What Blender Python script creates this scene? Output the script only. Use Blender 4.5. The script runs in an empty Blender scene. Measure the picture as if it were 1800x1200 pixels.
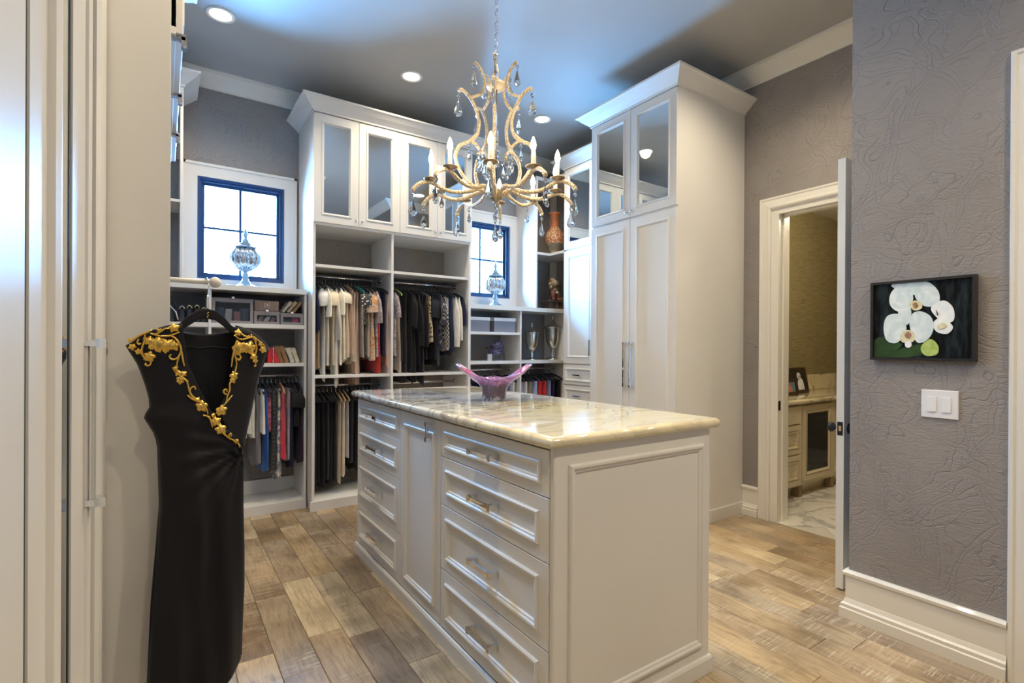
import bpy, bmesh, math, random
from math import sin, cos, pi, radians, sqrt, atan2, exp
from mathutils import Vector, Matrix

random.seed(7)
scn = bpy.context.scene
COL = scn.collection

# ------------------------------------------------------------------ camera
def make_camera():
    yaw, pitch, roll = radians(34.145), radians(-0.104), radians(0.32)
    fw = Vector((sin(yaw) * cos(pitch), cos(yaw) * cos(pitch), sin(pitch)))
    r = Vector((cos(yaw), -sin(yaw), 0))
    u = r.cross(fw)
    r2 = r * cos(roll) + u * sin(roll)
    u2 = -r * sin(roll) + u * cos(roll)
    cam = bpy.data.cameras.new('camera')
    cam.sensor_width = 36.0
    cam.lens = 902.247 / 1800 * 36.0
    cam.shift_y = 11.954 / 1800
    cam.clip_start = 0.02
    ob = bpy.data.objects.new('camera', cam)
    COL.objects.link(ob)
    ob.matrix_world = Matrix(((r2.x, u2.x, -fw.x, 0), (r2.y, u2.y, -fw.y, 0), (r2.z, u2.z, -fw.z, 1.4), (0, 0, 0, 1)))
    scn.camera = ob
make_camera()

# ------------------------------------------------------------------ world, daylight, exposure
CEIL = 3.71
world = bpy.data.worlds.new('sky')
scn.world = world
world.use_nodes = True
bg = world.node_tree.nodes['Background']
bg.inputs['Color'].default_value = (0.19, 0.52, 1.0, 1)
bg.inputs['Strength'].default_value = 165.0
scn.view_settings.view_transform = 'Standard'
scn.view_settings.look = 'None'
scn.view_settings.gamma = 1.0
scn.view_settings.use_curve_mapping = False
scn.view_settings.exposure = 0.16
scn.cycles.use_denoising = True
scn.cycles.max_bounces = 10
scn.cycles.diffuse_bounces = 5
scn.cycles.glossy_bounces = 5
scn.cycles.transmission_bounces = 8
scn.cycles.transparent_max_bounces = 12
scn.cycles.sample_clamp_indirect = 6.0
scn.cycles.caustics_refractive = False
scn.cycles.caustics_reflective = False

def light(name, kind, loc, energy, color, size=0.1, rot=(0, 0, 0), **kw):
    l = bpy.data.lights.new(name, kind)
    l.energy = energy
    l.color = color
    if kind == 'AREA':
        l.shape = kw.get('shape', 'DISK'); l.size = size
        if 'size_y' in kw: l.size_y = kw['size_y']
    elif kind == 'SPOT':
        l.shadow_soft_size = size; l.spot_size = kw.get('angle', 2.2); l.spot_blend = kw.get('blend', 0.8)
    else:
        l.shadow_soft_size = size
    o = bpy.data.objects.new(name, l)
    o.location = loc; o.rotation_euler = rot
    COL.objects.link(o)
    return o

# sky portals in the two window openings
for wx in (0.571, 3.085):
    p = light('window_portal', 'AREA', (wx, 5.25, 2.40), 1.0, (1, 1, 1), 0.68, (radians(-90), 0, 0), shape='RECTANGLE', size_y=0.87)
    p.data.cycles.is_portal = True
WARM = (1.0, 0.86, 0.68)
NEUT = (1.0, 0.83, 0.58)
CAN_W = 84.0
BULB_W = 4.0

# ------------------------------------------------------------------ mesh helpers
OFF = {}
def off_of(o):
    return OFF.get(o.name, Vector((0, 0, 0))) if o is not None else Vector((0, 0, 0))

class MB:
    def __init__(s):
        s.v = []; s.f = []; s.m = []; s.sm = []; s.mi = 0; s.smooth = False
    def _f(s, idx):
        s.f.append(idx); s.m.append(s.mi); s.sm.append(s.smooth)
    def quadv(s, *pts):
        b = len(s.v); s.v.extend([tuple(p) for p in pts]); s._f(list(range(b, b + len(pts))))
        return s
    def box(s, x0, x1, y0, y1, z0, z1):
        b = len(s.v)
        s.v.extend([(x0, y0, z0), (x1, y0, z0), (x1, y1, z0), (x0, y1, z0), (x0, y0, z1), (x1, y0, z1), (x1, y1, z1), (x0, y1, z1)])
        for q in ((3, 2, 1, 0), (4, 5, 6, 7), (0, 1, 5, 4), (1, 2, 6, 5), (2, 3, 7, 6), (3, 0, 4, 7)):
            s._f([b + i for i in q])
        return s
    def obox(s, c, ax, ay, az):
        """box from centre and three half-axis vectors"""
        c, ax, ay, az = Vector(c), Vector(ax), Vector(ay), Vector(az)
        b = len(s.v)
        for sz in (-1, 1):
            for sx, sy in ((-1, -1), (1, -1), (1, 1), (-1, 1)):
                s.v.append(tuple(c + ax * sx + ay * sy + az * sz))
        for q in ((3, 2, 1, 0), (4, 5, 6, 7), (0, 1, 5, 4), (1, 2, 6, 5), (2, 3, 7, 6), (3, 0, 4, 7)):
            s._f([b + i for i in q])
        return s
    def grid(s, rows, close_u=False, flip=False):
        b = len(s.v); n = len(rows[0])
        for r in rows: s.v.extend([tuple(p) for p in r])
        for i in range(len(rows) - 1):
            for j in range(n if close_u else n - 1):
                k = (j + 1) % n
                q = [b + i * n + j, b + i * n + k, b + (i + 1) * n + k, b + (i + 1) * n + j]
                s._f(q[::-1] if flip else q)
        return s
    def cap(s, pts, flip=False):
        b = len(s.v); s.v.extend([tuple(p) for p in pts]); q = list(range(b, b + len(pts))); s._f(q[::-1] if flip else q)
        return s
    def lathe(s, prof, n=24, c=(0, 0, 0), rib=0.0, ribs=0, ribr=(0, 1e9), caps=True):
        rows = []
        for (r, z) in prof:
            row = []
            for j in range(n):
                a = 2 * pi * j / n
                k = 1.0
                if ribs and ribr[0] <= z <= ribr[1]: k = 1 - rib + rib * abs(cos(a * ribs / 2))
                row.append((c[0] + r * k * cos(a), c[1] + r * k * sin(a), c[2] + z))
            rows.append(row)
        sm = s.smooth; s.smooth = True
        s.grid(rows, close_u=True)
        s.smooth = sm
        if caps:
            s.cap(rows[0], flip=True); s.cap(rows[-1])
        return s
    def tube(s, pts, rad, n=8, caps=True, flat=None):
        pts = [Vector(p) for p in pts]
        m = len(pts)
        rr = rad if isinstance(rad, (list, tuple)) else [rad] * m
        t0 = (pts[1] - pts[0]).normalized()
        ref = Vector((0, 0, 1)) if abs(t0.z) < 0.9 else Vector((1, 0, 0))
        nrm = (ref - t0 * ref.dot(t0)).normalized()
        rows = []
        for i, p in enumerate(pts):
            t = (pts[min(i + 1, m - 1)] - pts[max(i - 1, 0)])
            if t.length < 1e-9: t = t0
            t = t.normalized()
            nrm = nrm - t * nrm.dot(t)
            nrm = nrm.normalized() if nrm.length > 1e-6 else t.orthogonal().normalized()
            bi = t.cross(nrm)
            fl = flat or (1, 1)
            rows.append([p + (nrm * cos(2 * pi * j / n) * fl[0] + bi * sin(2 * pi * j / n) * fl[1]) * rr[i] for j in range(n)])
        sm = s.smooth; s.smooth = True
        s.grid(rows, close_u=True)
        s.smooth = sm
        if caps:
            s.cap(rows[0], flip=True); s.cap(rows[-1])
        return s
    def ball(s, c, r, n=10, m=6, sz=1.0):
        prof = [(max(1e-4, r * sin(pi * i / m)), -r * sz * cos(pi * i / m)) for i in range(m + 1)]
        return s.lathe(prof, n, c, caps=False)
    def rectsweep(s, o, U, V, N, w, h, prof, fill=True):
        """mitred frame on a w x h rectangle; prof = [(inset, height)], fill closes the centre"""
        o, U, V, N = Vector(o), Vector(U), Vector(V), Vector(N)
        rows = []
        for d, hh in prof:
            rows.append([o + U * d + V * d + N * hh, o + U * (w - d) + V * d + N * hh, o + U * (w - d) + V * (h - d) + N * hh, o + U * d + V * (h - d) + N * hh])
        s.grid(rows, close_u=True)
        if fill: s.cap(rows[-1])
        return s
    def sweep(s, o, E1, E2, E3, path, prof, closed=False, caps=True, side=1):
        """profile (offset, height) along a 2D path in plane E1,E2, offset to the right-hand side (side=1)"""
        o, E1, E2, E3 = Vector(o), Vector(E1), Vector(E2), Vector(E3)
        n = len(path); mit = []
        for i in range(n):
            def nr(a, b):
                dx, dy = b[0] - a[0], b[1] - a[1]; l = sqrt(dx * dx + dy * dy); return (dy / l * side, -dx / l * side)
            if closed or 0 < i < n - 1:
                a = nr(path[i - 1], path[i]); b = nr(path[i], path[(i + 1) % n])
                k = 1 + a[0] * b[0] + a[1] * b[1]
                mit.append(((a[0] + b[0]) / k, (a[1] + b[1]) / k))
            elif i == 0: mit.append(nr(path[0], path[1]))
            else: mit.append(nr(path[-2], path[-1]))
        cols = []
        for i in range(n):
            cols.append([o + E1 * (path[i][0] + mit[i][0] * d) + E2 * (path[i][1] + mit[i][1] * d) + E3 * h for d, h in prof])
        if closed: cols.append(cols[0])
        s.grid(cols, flip=(side == 1))
        if caps and not closed:
            s.cap(cols[0], flip=True); s.cap(cols[-1])
        return s
    def mesh(s, name, off=Vector((0, 0, 0))):
        me = bpy.data.meshes.new(name)
        me.from_pydata([(p[0] - off[0], p[1] - off[1], p[2] - off[2]) for p in s.v], [], s.f)
        me.polygons.foreach_set('use_smooth', s.sm)
        me.polygons.foreach_set('material_index', s.m)
        me.update()
        return me
    def build(s, name, mat, parent=None, fix=True, smooth=None, bevel=0, local=False, auto=None):
        if smooth is not None: s.sm = [smooth] * len(s.f)
        o_ = Vector((0, 0, 0)) if local else off_of(parent)
        me = s.mesh(name, o_)
        if fix:
            bm = bmesh.new(); bm.from_mesh(me)
            bmesh.ops.remove_doubles(bm, verts=bm.verts, dist=1e-5)
            bmesh.ops.recalc_face_normals(bm, faces=bm.faces)
            bm.to_mesh(me); bm.free()
        for m in (mat if isinstance(mat, (list, tuple)) else [mat]): me.materials.append(m)
        ob = bpy.data.objects.new(name, me)
        COL.objects.link(ob)
        if parent is not None:
            ob.parent = parent
            OFF[ob.name] = o_
        if bevel:
            md = ob.modifiers.new('bevel', 'BEVEL'); md.width = bevel; md.segments = 2; md.limit_method = 'ANGLE'; md.angle_limit = radians(40)
            for p in me.polygons: pass
        if auto:
            for p in me.polygons: p.use_smooth = True
            me.set_sharp_from_angle(angle=radians(auto))
        return ob

def tag(o, label=None, cat=None, group=None, kind=None):
    if label: o['label'] = label
    if cat: o['category'] = cat
    if group: o['group'] = group
    if kind: o['kind'] = kind
    return o
def thing(name, loc, label, cat, group=None, rotz=0):
    o = bpy.data.objects.new(name, None)
    o.empty_display_size = 0.05
    o.location = loc; o.rotation_euler = (0, 0, rotz)
    COL.objects.link(o)
    OFF[o.name] = Vector(loc)
    return tag(o, label, cat, group)
def struct(o, label=None):
    return tag(o, label, None, None, 'structure')
def copy_tree(o, parent=None):
    c = o.copy(); COL.objects.link(c)
    if parent is not None: c.parent = parent
    for ch in list(o.children): copy_tree(ch, c)
    return c
def bx(*a): return MB().box(*a)
def catmull(pts, n=6):
    P = [Vector(p) for p in pts]; out = []
    for i in range(len(P) - 1):
        p0 = P[max(i - 1, 0)]; p1 = P[i]; p2 = P[i + 1]; p3 = P[min(i + 2, len(P) - 1)]
        for j in range(n):
            t = j / n
            out.append(0.5 * ((2 * p1) + (p2 - p0) * t + (2 * p0 - 5 * p1 + 4 * p2 - p3) * t * t + (3 * p1 - p0 - 3 * p2 + p3) * t ** 3))
    out.append(P[-1]); return out

# ------------------------------------------------------------------ materials
MATS = {}
class NT:
    def __init__(s, name):
        s.m = bpy.data.materials.new(name); s.m.use_nodes = True
        s.t = s.m.node_tree; s.b = s.t.nodes['Principled BSDF']; s.out = s.t.nodes['Material Output']
        MATS[name] = s.m
    def n(s, typ, **kw):
        nd = s.t.nodes.new(typ)
        for k, v in kw.items():
            if k in nd.inputs: 
                nd.inputs[k].default_value = v
            else: setattr(nd, k, v)
        return nd
    def l(s, a, b): s.t.links.new(a, b)
    def mix(s, fac, a, b, blend='MIX'):
        nd = s.t.nodes.new('ShaderNodeMix'); nd.data_type = 'RGBA'; nd.blend_type = blend
        for key, val in ((0, fac), (6, a), (7, b)):
            if hasattr(val, 'links'): s.l(val, nd.inputs[key])
            elif key == 0: nd.inputs[0].default_value = val
            else: nd.inputs[key].default_value = (*val[:3], 1)
        return nd.outputs[2]
    def math(s, op, a, b=0.0, c=None):
        nd = s.t.nodes.new('ShaderNodeMath'); nd.operation = op
        for i, val in enumerate((a, b) if c is None else (a, b, c)):
            if hasattr(val, 'links'): s.l(val, nd.inputs[i])
            else: nd.inputs[i].default_value = val
        return nd.outputs[0]
    def ramp(s, fac, stops, interp='LINEAR'):
        nd = s.t.nodes.new('ShaderNodeValToRGB'); s.l(fac, nd.inputs[0]); cr = nd.color_ramp; cr.interpolation = interp
        while len(cr.elements) < len(stops): cr.elements.new(0.5)
        for e, (p, c) in zip(cr.elements, stops):
            e.position = p; e.color = (*c, 1) if len(c) == 3 else c
        return nd.outputs[0]
    def coord(s, scale=(1, 1, 1), kind='Object', rot=(0, 0, 0), loc=None):
        tc = s.t.nodes.new('ShaderNodeTexCoord'); mp = s.t.nodes.new('ShaderNodeMapping')
        s.l(tc.outputs[kind], mp.inputs[0]); mp.inputs['Scale'].default_value = scale; mp.inputs['Rotation'].default_value = rot
        if loc is not None: s.l(loc, mp.inputs['Location'])
        return mp.outputs[0]
    def bump(s, h, strength=0.3, dist=0.01, normal=None):
        nd = s.t.nodes.new('ShaderNodeBump'); nd.inputs['Strength'].default_value = strength; nd.inputs['Distance'].default_value = dist
        s.l(h, nd.inputs['Height'])
        if normal is not None: s.l(normal, nd.inputs['Normal'])
        s.l(nd.outputs[0], s.b.inputs['Normal']); return nd.outputs[0]
    def set(s, **kw):
        for k, v in kw.items():
            s.b.inputs[k.replace('_', ' ')].default_value = v
        return s
def C4(c): return (c[0], c[1], c[2], 1)

def paint(name, col, rough=0.4, var=0.04, bump=0.02, coat=0.0, scale=30):
    t = NT(name); c = t.coord((1, 1, 1))
    nz = t.n('ShaderNodeTexNoise', Scale=2.5, Detail=4.0); t.l(c, nz.inputs[0])
    a = tuple(max(0, x * (1 - var)) for x in col); b = tuple(min(1, x * (1 + var)) for x in col)
    t.l(t.ramp(nz.outputs[0], [(0.3, a), (0.7, b)]), t.b.inputs['Base Color'])
    t.set(Roughness=rough, Coat_Weight=coat)
    if bump:
        n2 = t.n('ShaderNodeTexNoise', Scale=float(scale * 8), Detail=2.0); t.l(c, n2.inputs[0])
        t.bump(n2.outputs[0], bump, 0.002)
    return t.m
def metal(name, col, rough=0.15, bumpy=0.0):
    t = NT(name); t.set(Base_Color=C4(col), Metallic=1.0, Roughness=rough)
    c = t.coord(); nz = t.n('ShaderNodeTexNoise', Scale=40.0, Detail=3.0); t.l(c, nz.inputs[0])
    t.l(t.ramp(nz.outputs[0], [(0.3, (rough * 0.7,) * 3), (0.7, (rough * 1.4,) * 3)]), t.b.inputs['Roughness'])
    if bumpy: t.bump(nz.outputs[0], bumpy, 0.004)
    return t.m
def fabric(name, col, rough=0.85, sheen=0.3, var=0.18, weave=600):
    t = NT(name); c = t.coord()
    nz = t.n('ShaderNodeTexNoise', Scale=9.0, Detail=5.0); t.l(c, nz.inputs[0])
    a = tuple(x * (1 - var) for x in col); b = tuple(min(1, x * (1 + var * 0.5)) for x in col)
    t.l(t.ramp(nz.outputs[0], [(0.3, a), (0.7, b)]), t.b.inputs['Base Color'])
    t.set(Roughness=rough, Sheen_Weight=sheen * (0.15 if max(col) < 0.1 else 1), Specular_IOR_Level=0.3)
    w = t.n('ShaderNodeTexNoise', Scale=float(weave), Detail=1.0); t.l(c, w.inputs[0])
    t.bump(w.outputs[0], 0.15, 0.001)
    return t.m
def glassy(name, col=(1, 1, 1), rough=0.0, ior=1.5):
    t = NT(name); t.set(Base_Color=C4(col), Roughness=rough, Transmission_Weight=1.0, IOR=ior)
    return t.m
def emit(name, col, strength):
    t = NT(name); t.set(Base_Color=C4(col), Emission_Color=C4(col), Emission_Strength=strength)
    return t.m

M_white = paint('cabinet_paint', (0.74, 0.725, 0.69), 0.46, 0.02, 0.01, 0.0)
M_trim = paint('trim_paint', (0.76, 0.735, 0.67), 0.35, 0.02, 0.01, 0.1)
M_ceiling = paint('ceiling_paint', (0.42, 0.42, 0.41), 0.45, 0.03, 0.02)
M_chrome = metal('chrome', (0.82, 0.83, 0.85), 0.10)
M_nickel = metal('brushed_nickel', (0.62, 0.61, 0.60), 0.25)
M_bronze = metal('dark_bronze', (0.05, 0.045, 0.045), 0.4)
M_gold = metal('gold_thread', (0.80, 0.52, 0.12), 0.28, 0.5)
M_winframe = paint('window_frame_blue_glow', (0.014, 0.05, 0.14), 0.35, 0.1, 0)  # dark frame with the blue window glow painted into its base colour
M_lucite = glassy('lucite', (0.97, 0.98, 1.0), 0.0, 1.45)
M_crystal = glassy('crystal', (0.98, 0.99, 1.0), 0.0, 1.55)
M_black = paint('black_plastic', (0.02, 0.02, 0.022), 0.4)
M_dark_gap = paint('shadow_gap', (0.02, 0.03, 0.03), 0.6)
M_switch = paint('switch_plastic', (0.82, 0.82, 0.84), 0.3, 0.01, 0)

def mirror_mat():
    t = NT('mirror'); t.set(Base_Color=(0.80, 0.85, 0.86, 1), Metallic=1.0, Roughness=0.02)
    return t.m
M_mirror = mirror_mat()
def pane_mat():
    t = NT('window_glass')
    tr = t.n('ShaderNodeBsdfTransparent'); tr.inputs[0].default_value = (0.96, 0.98, 1, 1)
    gl = t.n('ShaderNodeBsdfGlossy'); gl.inputs['Roughness'].default_value = 0.0
    fr = t.n('ShaderNodeFresnel'); fr.inputs[0].default_value = 1.45
    mx = t.n('ShaderNodeMixShader'); t.l(fr.outputs[0], mx.inputs[0]); t.l(tr.outputs[0], mx.inputs[1]); t.l(gl.outputs[0], mx.inputs[2])
    t.l(mx.outputs[0], t.out.inputs[0]); return t.m
M_pane = pane_mat()

def wallpaper(name, axis):
    """embossed scrolling floral wallpaper; axis = the wall's horizontal direction"""
    t = NT(name)
    c = t.coord((1, 1, 1))
    wz = t.n('ShaderNodeTexNoise', Scale=2.6, Detail=2.0); t.l(c, wz.inputs[0])
    warp = t.mix(0.34, c, wz.outputs['Color'], 'ADD')
    # curling stems: outlines of warped cells
    vo = t.n('ShaderNodeTexVoronoi', feature='DISTANCE_TO_EDGE', Scale=3.6); t.l(warp, vo.inputs['Vector'])
    d = vo.outputs['Distance']
    l1 = t.ramp(d, [(0.0, (0.9,) * 3), (0.006, (0.3,) * 3), (0.012, (0, 0, 0)), (0.055, (0, 0, 0)), (0.062, (0.8,) * 3), (0.070, (0, 0, 0))])
    # finer second network of stems
    wz2 = t.n('ShaderNodeTexNoise', Scale=4.2, Detail=2.0); t.l(c, wz2.inputs[0])
    warp2 = t.mix(0.30, c, wz2.outputs['Color'], 'ADD')
    vo3 = t.n('ShaderNodeTexVoronoi', feature='DISTANCE_TO_EDGE', Scale=2.7); t.l(warp2, vo3.inputs['Vector'])
    l3 = t.ramp(vo3.outputs['Distance'], [(0.0, (0, 0, 0)), (0.030, (0, 0, 0)), (0.036, (0.9,) * 3), (0.043, (0, 0, 0)), (0.085, (0, 0, 0)), (0.091, (0.7,) * 3), (0.098, (0, 0, 0))])
    # scalloped flower outlines inside the cells
    wz3 = t.n('ShaderNodeTexNoise', Scale=13.0, Detail=2.0); t.l(c, wz3.inputs[0])
    warp3 = t.mix(0.09, warp2, wz3.outputs['Color'], 'ADD')
    vo2 = t.n('ShaderNodeTexVoronoi', feature='F1', Scale=2.7); t.l(warp3, vo2.inputs['Vector'])
    l2 = t.ramp(vo2.outputs['Distance'], [(0.0, (0, 0, 0)), (0.105, (0, 0, 0)), (0.115, (0.9,) * 3), (0.127, (0, 0, 0)), (0.235, (0, 0, 0)), (0.247, (0.9,) * 3), (0.26, (0, 0, 0))])
    l2 = t.math('MAXIMUM', l2, l3)
    # crinkled silk ground
    cs = t.coord((4, 4, 14) if axis == 'x' else (4, 4, 14), rot=(0.35, 0.35, 0))
    cr = t.n('ShaderNodeTexNoise', Scale=5.0, Detail=6.0, Distortion=1.6); t.l(cs, cr.inputs[0])
    cr.inputs['Roughness'].default_value = 0.6
    big = t.n('ShaderNodeTexNoise', Scale=1.3, Detail=2.0); t.l(c, big.inputs[0])
    base = t.ramp(big.outputs[0], [(0.3, (0.262, 0.238, 0.228)), (0.7, (0.325, 0.298, 0.282))])
    lines = t.math('MAXIMUM', t.math('MULTIPLY', l1, 0.7), l2)
    base = t.mix(t.math('MULTIPLY', lines, 0.42), base, (0.13, 0.118, 0.115))
    t.l(base, t.b.inputs['Base Color'])
    t.set(Roughness=0.48, Metallic=0.08, Specular_IOR_Level=0.4)
    h = t.math('SUBTRACT', t.math('MULTIPLY', cr.outputs[0], 1.25), t.math('MULTIPLY', lines, 0.62))
    t.bump(h, 0.5, 0.012)
    return t.m
M_wallx = wallpaper('embossed_wallpaper', 'x')

def wood_planks():
    t = NT('limed_oak')
    oi = t.n('ShaderNodeObjectInfo')
    rnd = oi.outputs['Random']
    sc = t.math('MULTIPLY', rnd, 37.0)
    cmb = t.n('ShaderNodeCombineXYZ'); t.l(sc, cmb.inputs[0]); t.l(sc, cmb.inputs[1]); t.l(sc, cmb.inputs[2])
    g = t.coord((1, 1, 1), loc=cmb.outputs[0])
    gs = t.n('ShaderNodeMapping'); t.l(g, gs.inputs[0]); gs.inputs['Scale'].default_value = (16, 1.6, 4)
    grain = t.n('ShaderNodeTexNoise', Scale=3.0, Detail=8.0, Distortion=1.2); t.l(gs.outputs[0], grain.inputs[0])
    grain.inputs['Roughness'].default_value = 0.65
    cloud = t.n('ShaderNodeTexNoise', Scale=3.2, Detail=3.0); t.l(g, cloud.inputs[0])
    base = t.ramp(rnd, [(0.0, (0.27, 0.185, 0.11)), (0.18, (0.50, 0.365, 0.205)), (0.36, (0.33, 0.25, 0.175)), (0.52, (0.60, 0.48, 0.31)), (0.66, (0.22, 0.16, 0.11)), (0.8, (0.42, 0.305, 0.185)), (0.92, (0.57, 0.475, 0.335)), (1.0, (0.31, 0.23, 0.15))])
    shade = t.ramp(cloud.outputs[0], [(0.3, (0.62, 0.60, 0.58)), (0.5, (1, 1, 1)), (0.72, (1.28, 1.3, 1.32))])
    colr = t.mix(1.0, t.mix(1.0, base, (0.90, 0.89, 0.86), 'MULTIPLY'), shade, 'MULTIPLY')
    gr = t.ramp(grain.outputs[0], [(0.34, (0.55, 0.50, 0.45)), (0.5, (1, 1, 1)), (0.66, (1.22, 1.2, 1.16))])
    colr = t.mix(0.8, colr, gr, 'MULTIPLY')
    # pale lime left in the cross-cut saw marks
    sm = t.n('ShaderNodeMapping'); t.l(g, sm.inputs[0]); sm.inputs['Scale'].default_value = (7, 150, 3)
    saw = t.n('ShaderNodeTexNoise', Scale=1.0, Detail=3.0, Distortion=0.6); t.l(sm.outputs[0], saw.inputs[0])
    msk = t.n('ShaderNodeTexNoise', Scale=4.5, Detail=2.0); t.l(g, msk.inputs[0])
    sawm = t.math('MULTIPLY', t.ramp(saw.outputs[0], [(0.54, (0, 0, 0)), (0.64, (1, 1, 1))]), t.ramp(msk.outputs[0], [(0.47, (0, 0, 0)), (0.62, (1, 1, 1))]))
    colr = t.mix(t.math('MULTIPLY', sawm, 0.62), colr, (0.70, 0.63, 0.50))
    t.l(colr, t.b.inputs['Base Color'])
    t.set(Roughness=0.36)
    h = t.math('ADD', t.math('MULTIPLY', grain.outputs[0], 0.5), t.math('MULTIPLY', sawm, 0.5))
    t.bump(h, 0.30, 0.003)
    return t.m
M_plank = wood_planks()

def marble(name, base, vein, warm, rough=0.06, scale=1.0, warm_edge=False):
    t = NT(name); c = t.coord((scale, scale, scale))
    wz = t.n('ShaderNodeTexNoise', Scale=1.4, Detail=5.0); t.l(c, wz.inputs[0])
    w = t.mix(0.55, c, wz.outputs['Color'], 'ADD')
    mp = t.n('ShaderNodeMapping'); t.l(w, mp.inputs[0]); mp.inputs['Rotation'].default_value = (0, 0, 0.6); mp.inputs['Scale'].default_value = (1.0, 2.6, 1.5)
    v1 = t.n('ShaderNodeTexNoise', Scale=1.7, Detail=7.0, Distortion=0.9); t.l(mp.outputs[0], v1.inputs[0])
    v1.inputs['Roughness'].default_value = 0.55
    vein_m = t.ramp(v1.outputs[0], [(0.42, (0, 0, 0)), (0.490, (0.95,) * 3), (0.515, (0.1,) * 3), (0.58, (0, 0, 0)), (0.66, (0.7,) * 3), (0.70, (0.3,) * 3)])
    n2 = t.n('ShaderNodeTexNoise', Scale=0.9, Detail=3.0); t.l(c, n2.inputs[0])
    b = t.mix(t.ramp(n2.outputs[0], [(0.40, (0, 0, 0)), (0.66, (1, 1, 1))]), base, warm)
    if warm_edge:
        sx = t.n('ShaderNodeSeparateXYZ'); tc = t.n('ShaderNodeTexCoord'); t.l(tc.outputs['Object'], sx.inputs[0])
        k = t.n('ShaderNodeMapRange'); k.inputs[1].default_value = -1.15; k.inputs[2].default_value = 0.2; k.inputs[3].default_value = 1; k.inputs[4].default_value = 0
        t.l(sx.outputs[1], k.inputs[0])
        b = t.mix(t.math('MULTIPLY', k.outputs[0], 0.75), b, warm)
        fade = t.math('SUBTRACT', 1.0, t.math('MULTIPLY', k.outputs[0], 0.8))
        vein_m = t.math('MULTIPLY', vein_m, fade)
    colr = t.mix(vein_m, b, vein)
    t.l(colr, t.b.inputs['Base Color']); t.set(Roughness=rough, Coat_Weight=0.4, Coat_Roughness=0.02)
    return t.m
# ================================================================== STRUCTURE
XL, XR, XN, YF, YB, YN = -0.78, 4.091, 2.974, -1.4, 5.106, 1.229
W1 = (0.23, 0.912, 1.973, 2.838)
W2 = (2.73, 3.412, 1.978, 2.835)
# floor
mb = MB().box(XL - 0.2, XR + 0.005, YF - 0.2, YB + 0.2, -0.12, -0.006)
floor = struct(mb.build('floor', paint('plank_gap', (0.10, 0.075, 0.05), 0.8)), 'wide limed oak plank floor with grey and tan boards')
def add_planks():
    rnd = random.Random(11)
    cols = []
    x = 0.42 - 0.16 * 8
    hidden = [(1.12, 1.93, 1.40, 3.45), (3.3, 4.2, 2.6, 5.2), (-0.9, 4.2, 4.80, 5.3), (-0.9, -0.2, -1.5, 2.0), (-0.9, -0.05, 2.1, 3.6), (3.05, 4.2, -1.5, 1.15), (-0.9, 3.1, -1.5, -0.2)]
    fixed = {0.42: 3.106, 0.58: 2.591, 0.74: 2.48, 0.90: 2.909}
    n = 0
    while x < XR:
        x1 = min(x + 0.16, XR)
        anchor = None
        for k in fixed:
            if abs(k - x) < 0.01: anchor = fixed[k]
        y = (anchor - 5 * 0.78 if anchor else YF - rnd.random() * 0.7)
        while y < YB:
            L = 0.78 if (anchor and y < anchor) else rnd.choice((0.52, 0.62, 0.74, 0.86, 1.0)) + rnd.random() * 0.06
            if x > 1.95: L *= 1.25
            y0, y1 = max(y, YF), min(y + L, YB); y += L
            if y1 - y0 < 0.05: continue
            if any(x >= h[0] and x1 <= h[1] and y0 >= h[2] and y1 <= h[3] for h in hidden): continue
            if x1 < -0.35 or y1 < -0.3: continue
            b = 0.0022
            mb = MB()
            o = Vector((x, y0, 0))
            mb.rectsweep(o, (1, 0, 0), (0, 1, 0), (0, 0, 1), x1 - x, y1 - y0, [(0.0008, -0.008), (0.0008, -0.002 - rnd.random() * 0.0008), (b + 0.0008, 0.0 - rnd.random() * 0.0004)])
            p = mb.build('plank', M_plank, floor)
            n += 1
        x = x1
    return n
NPL = add_planks()

# ceiling
ceiling = struct(MB().box(XL - 0.2, XR + 0.2, YF - 0.2, YB + 0.25, CEIL, CEIL + 0.15).build('ceiling', M_ceiling), 'flat grey painted ceiling')

# back wall with two window openings
mb = MB()
ya, yb = YB, YB + 0.2
mb.box(XL - 0.2, W1[0], ya, yb, -0.1, CEIL); mb.box(W1[1], W2[0], ya, yb, -0.1, CEIL); mb.box(W2[1], XR + 0.2, ya, yb, -0.1, CEIL)
for w in (W1, W2):
    mb.box(w[0], w[1], ya, yb, -0.1, w[2]); mb.box(w[0], w[1], ya, yb, w[3], CEIL)
struct(mb.build('wall_back', M_wallx, fix=False), 'embossed grey wallpapered wall with two small windows')
# door wall
DO = (1.40, 2.215, 2.485)
mb = MB()
mb.box(XR, XR + 0.14, YN, DO[0] - 0.03, -0.1, CEIL); mb.box(XR, XR + 0.14, DO[1] + 0.03, YB, -0.1, CEIL); mb.box(XR, XR + 0.14, DO[0] - 0.03, DO[1] + 0.03, DO[2] + 0.03, CEIL)
struct(mb.build('wall_right', M_wallx, fix=False), 'grey wallpapered wall with the bathroom doorway')
struct(MB().box(XN, XR + 0.14, -0.62, YN, -0.1, CEIL).box(XN + 0.12, XR + 0.14, YF - 0.2, -0.62, -0.1, CEIL).build('wall_near', M_wallx, fix=False), 'projecting grey wallpapered wall that carries the orchid picture')
struct(MB().box(XL - 0.2, XL, YF - 0.2, YB, -0.1, CEIL).build('wall_left', M_wallx, fix=False))
struct(MB().box(XL, XN + 0.12, YF - 0.2, YF, -0.1, CEIL).build('wall_front', M_wallx, fix=False))

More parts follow.
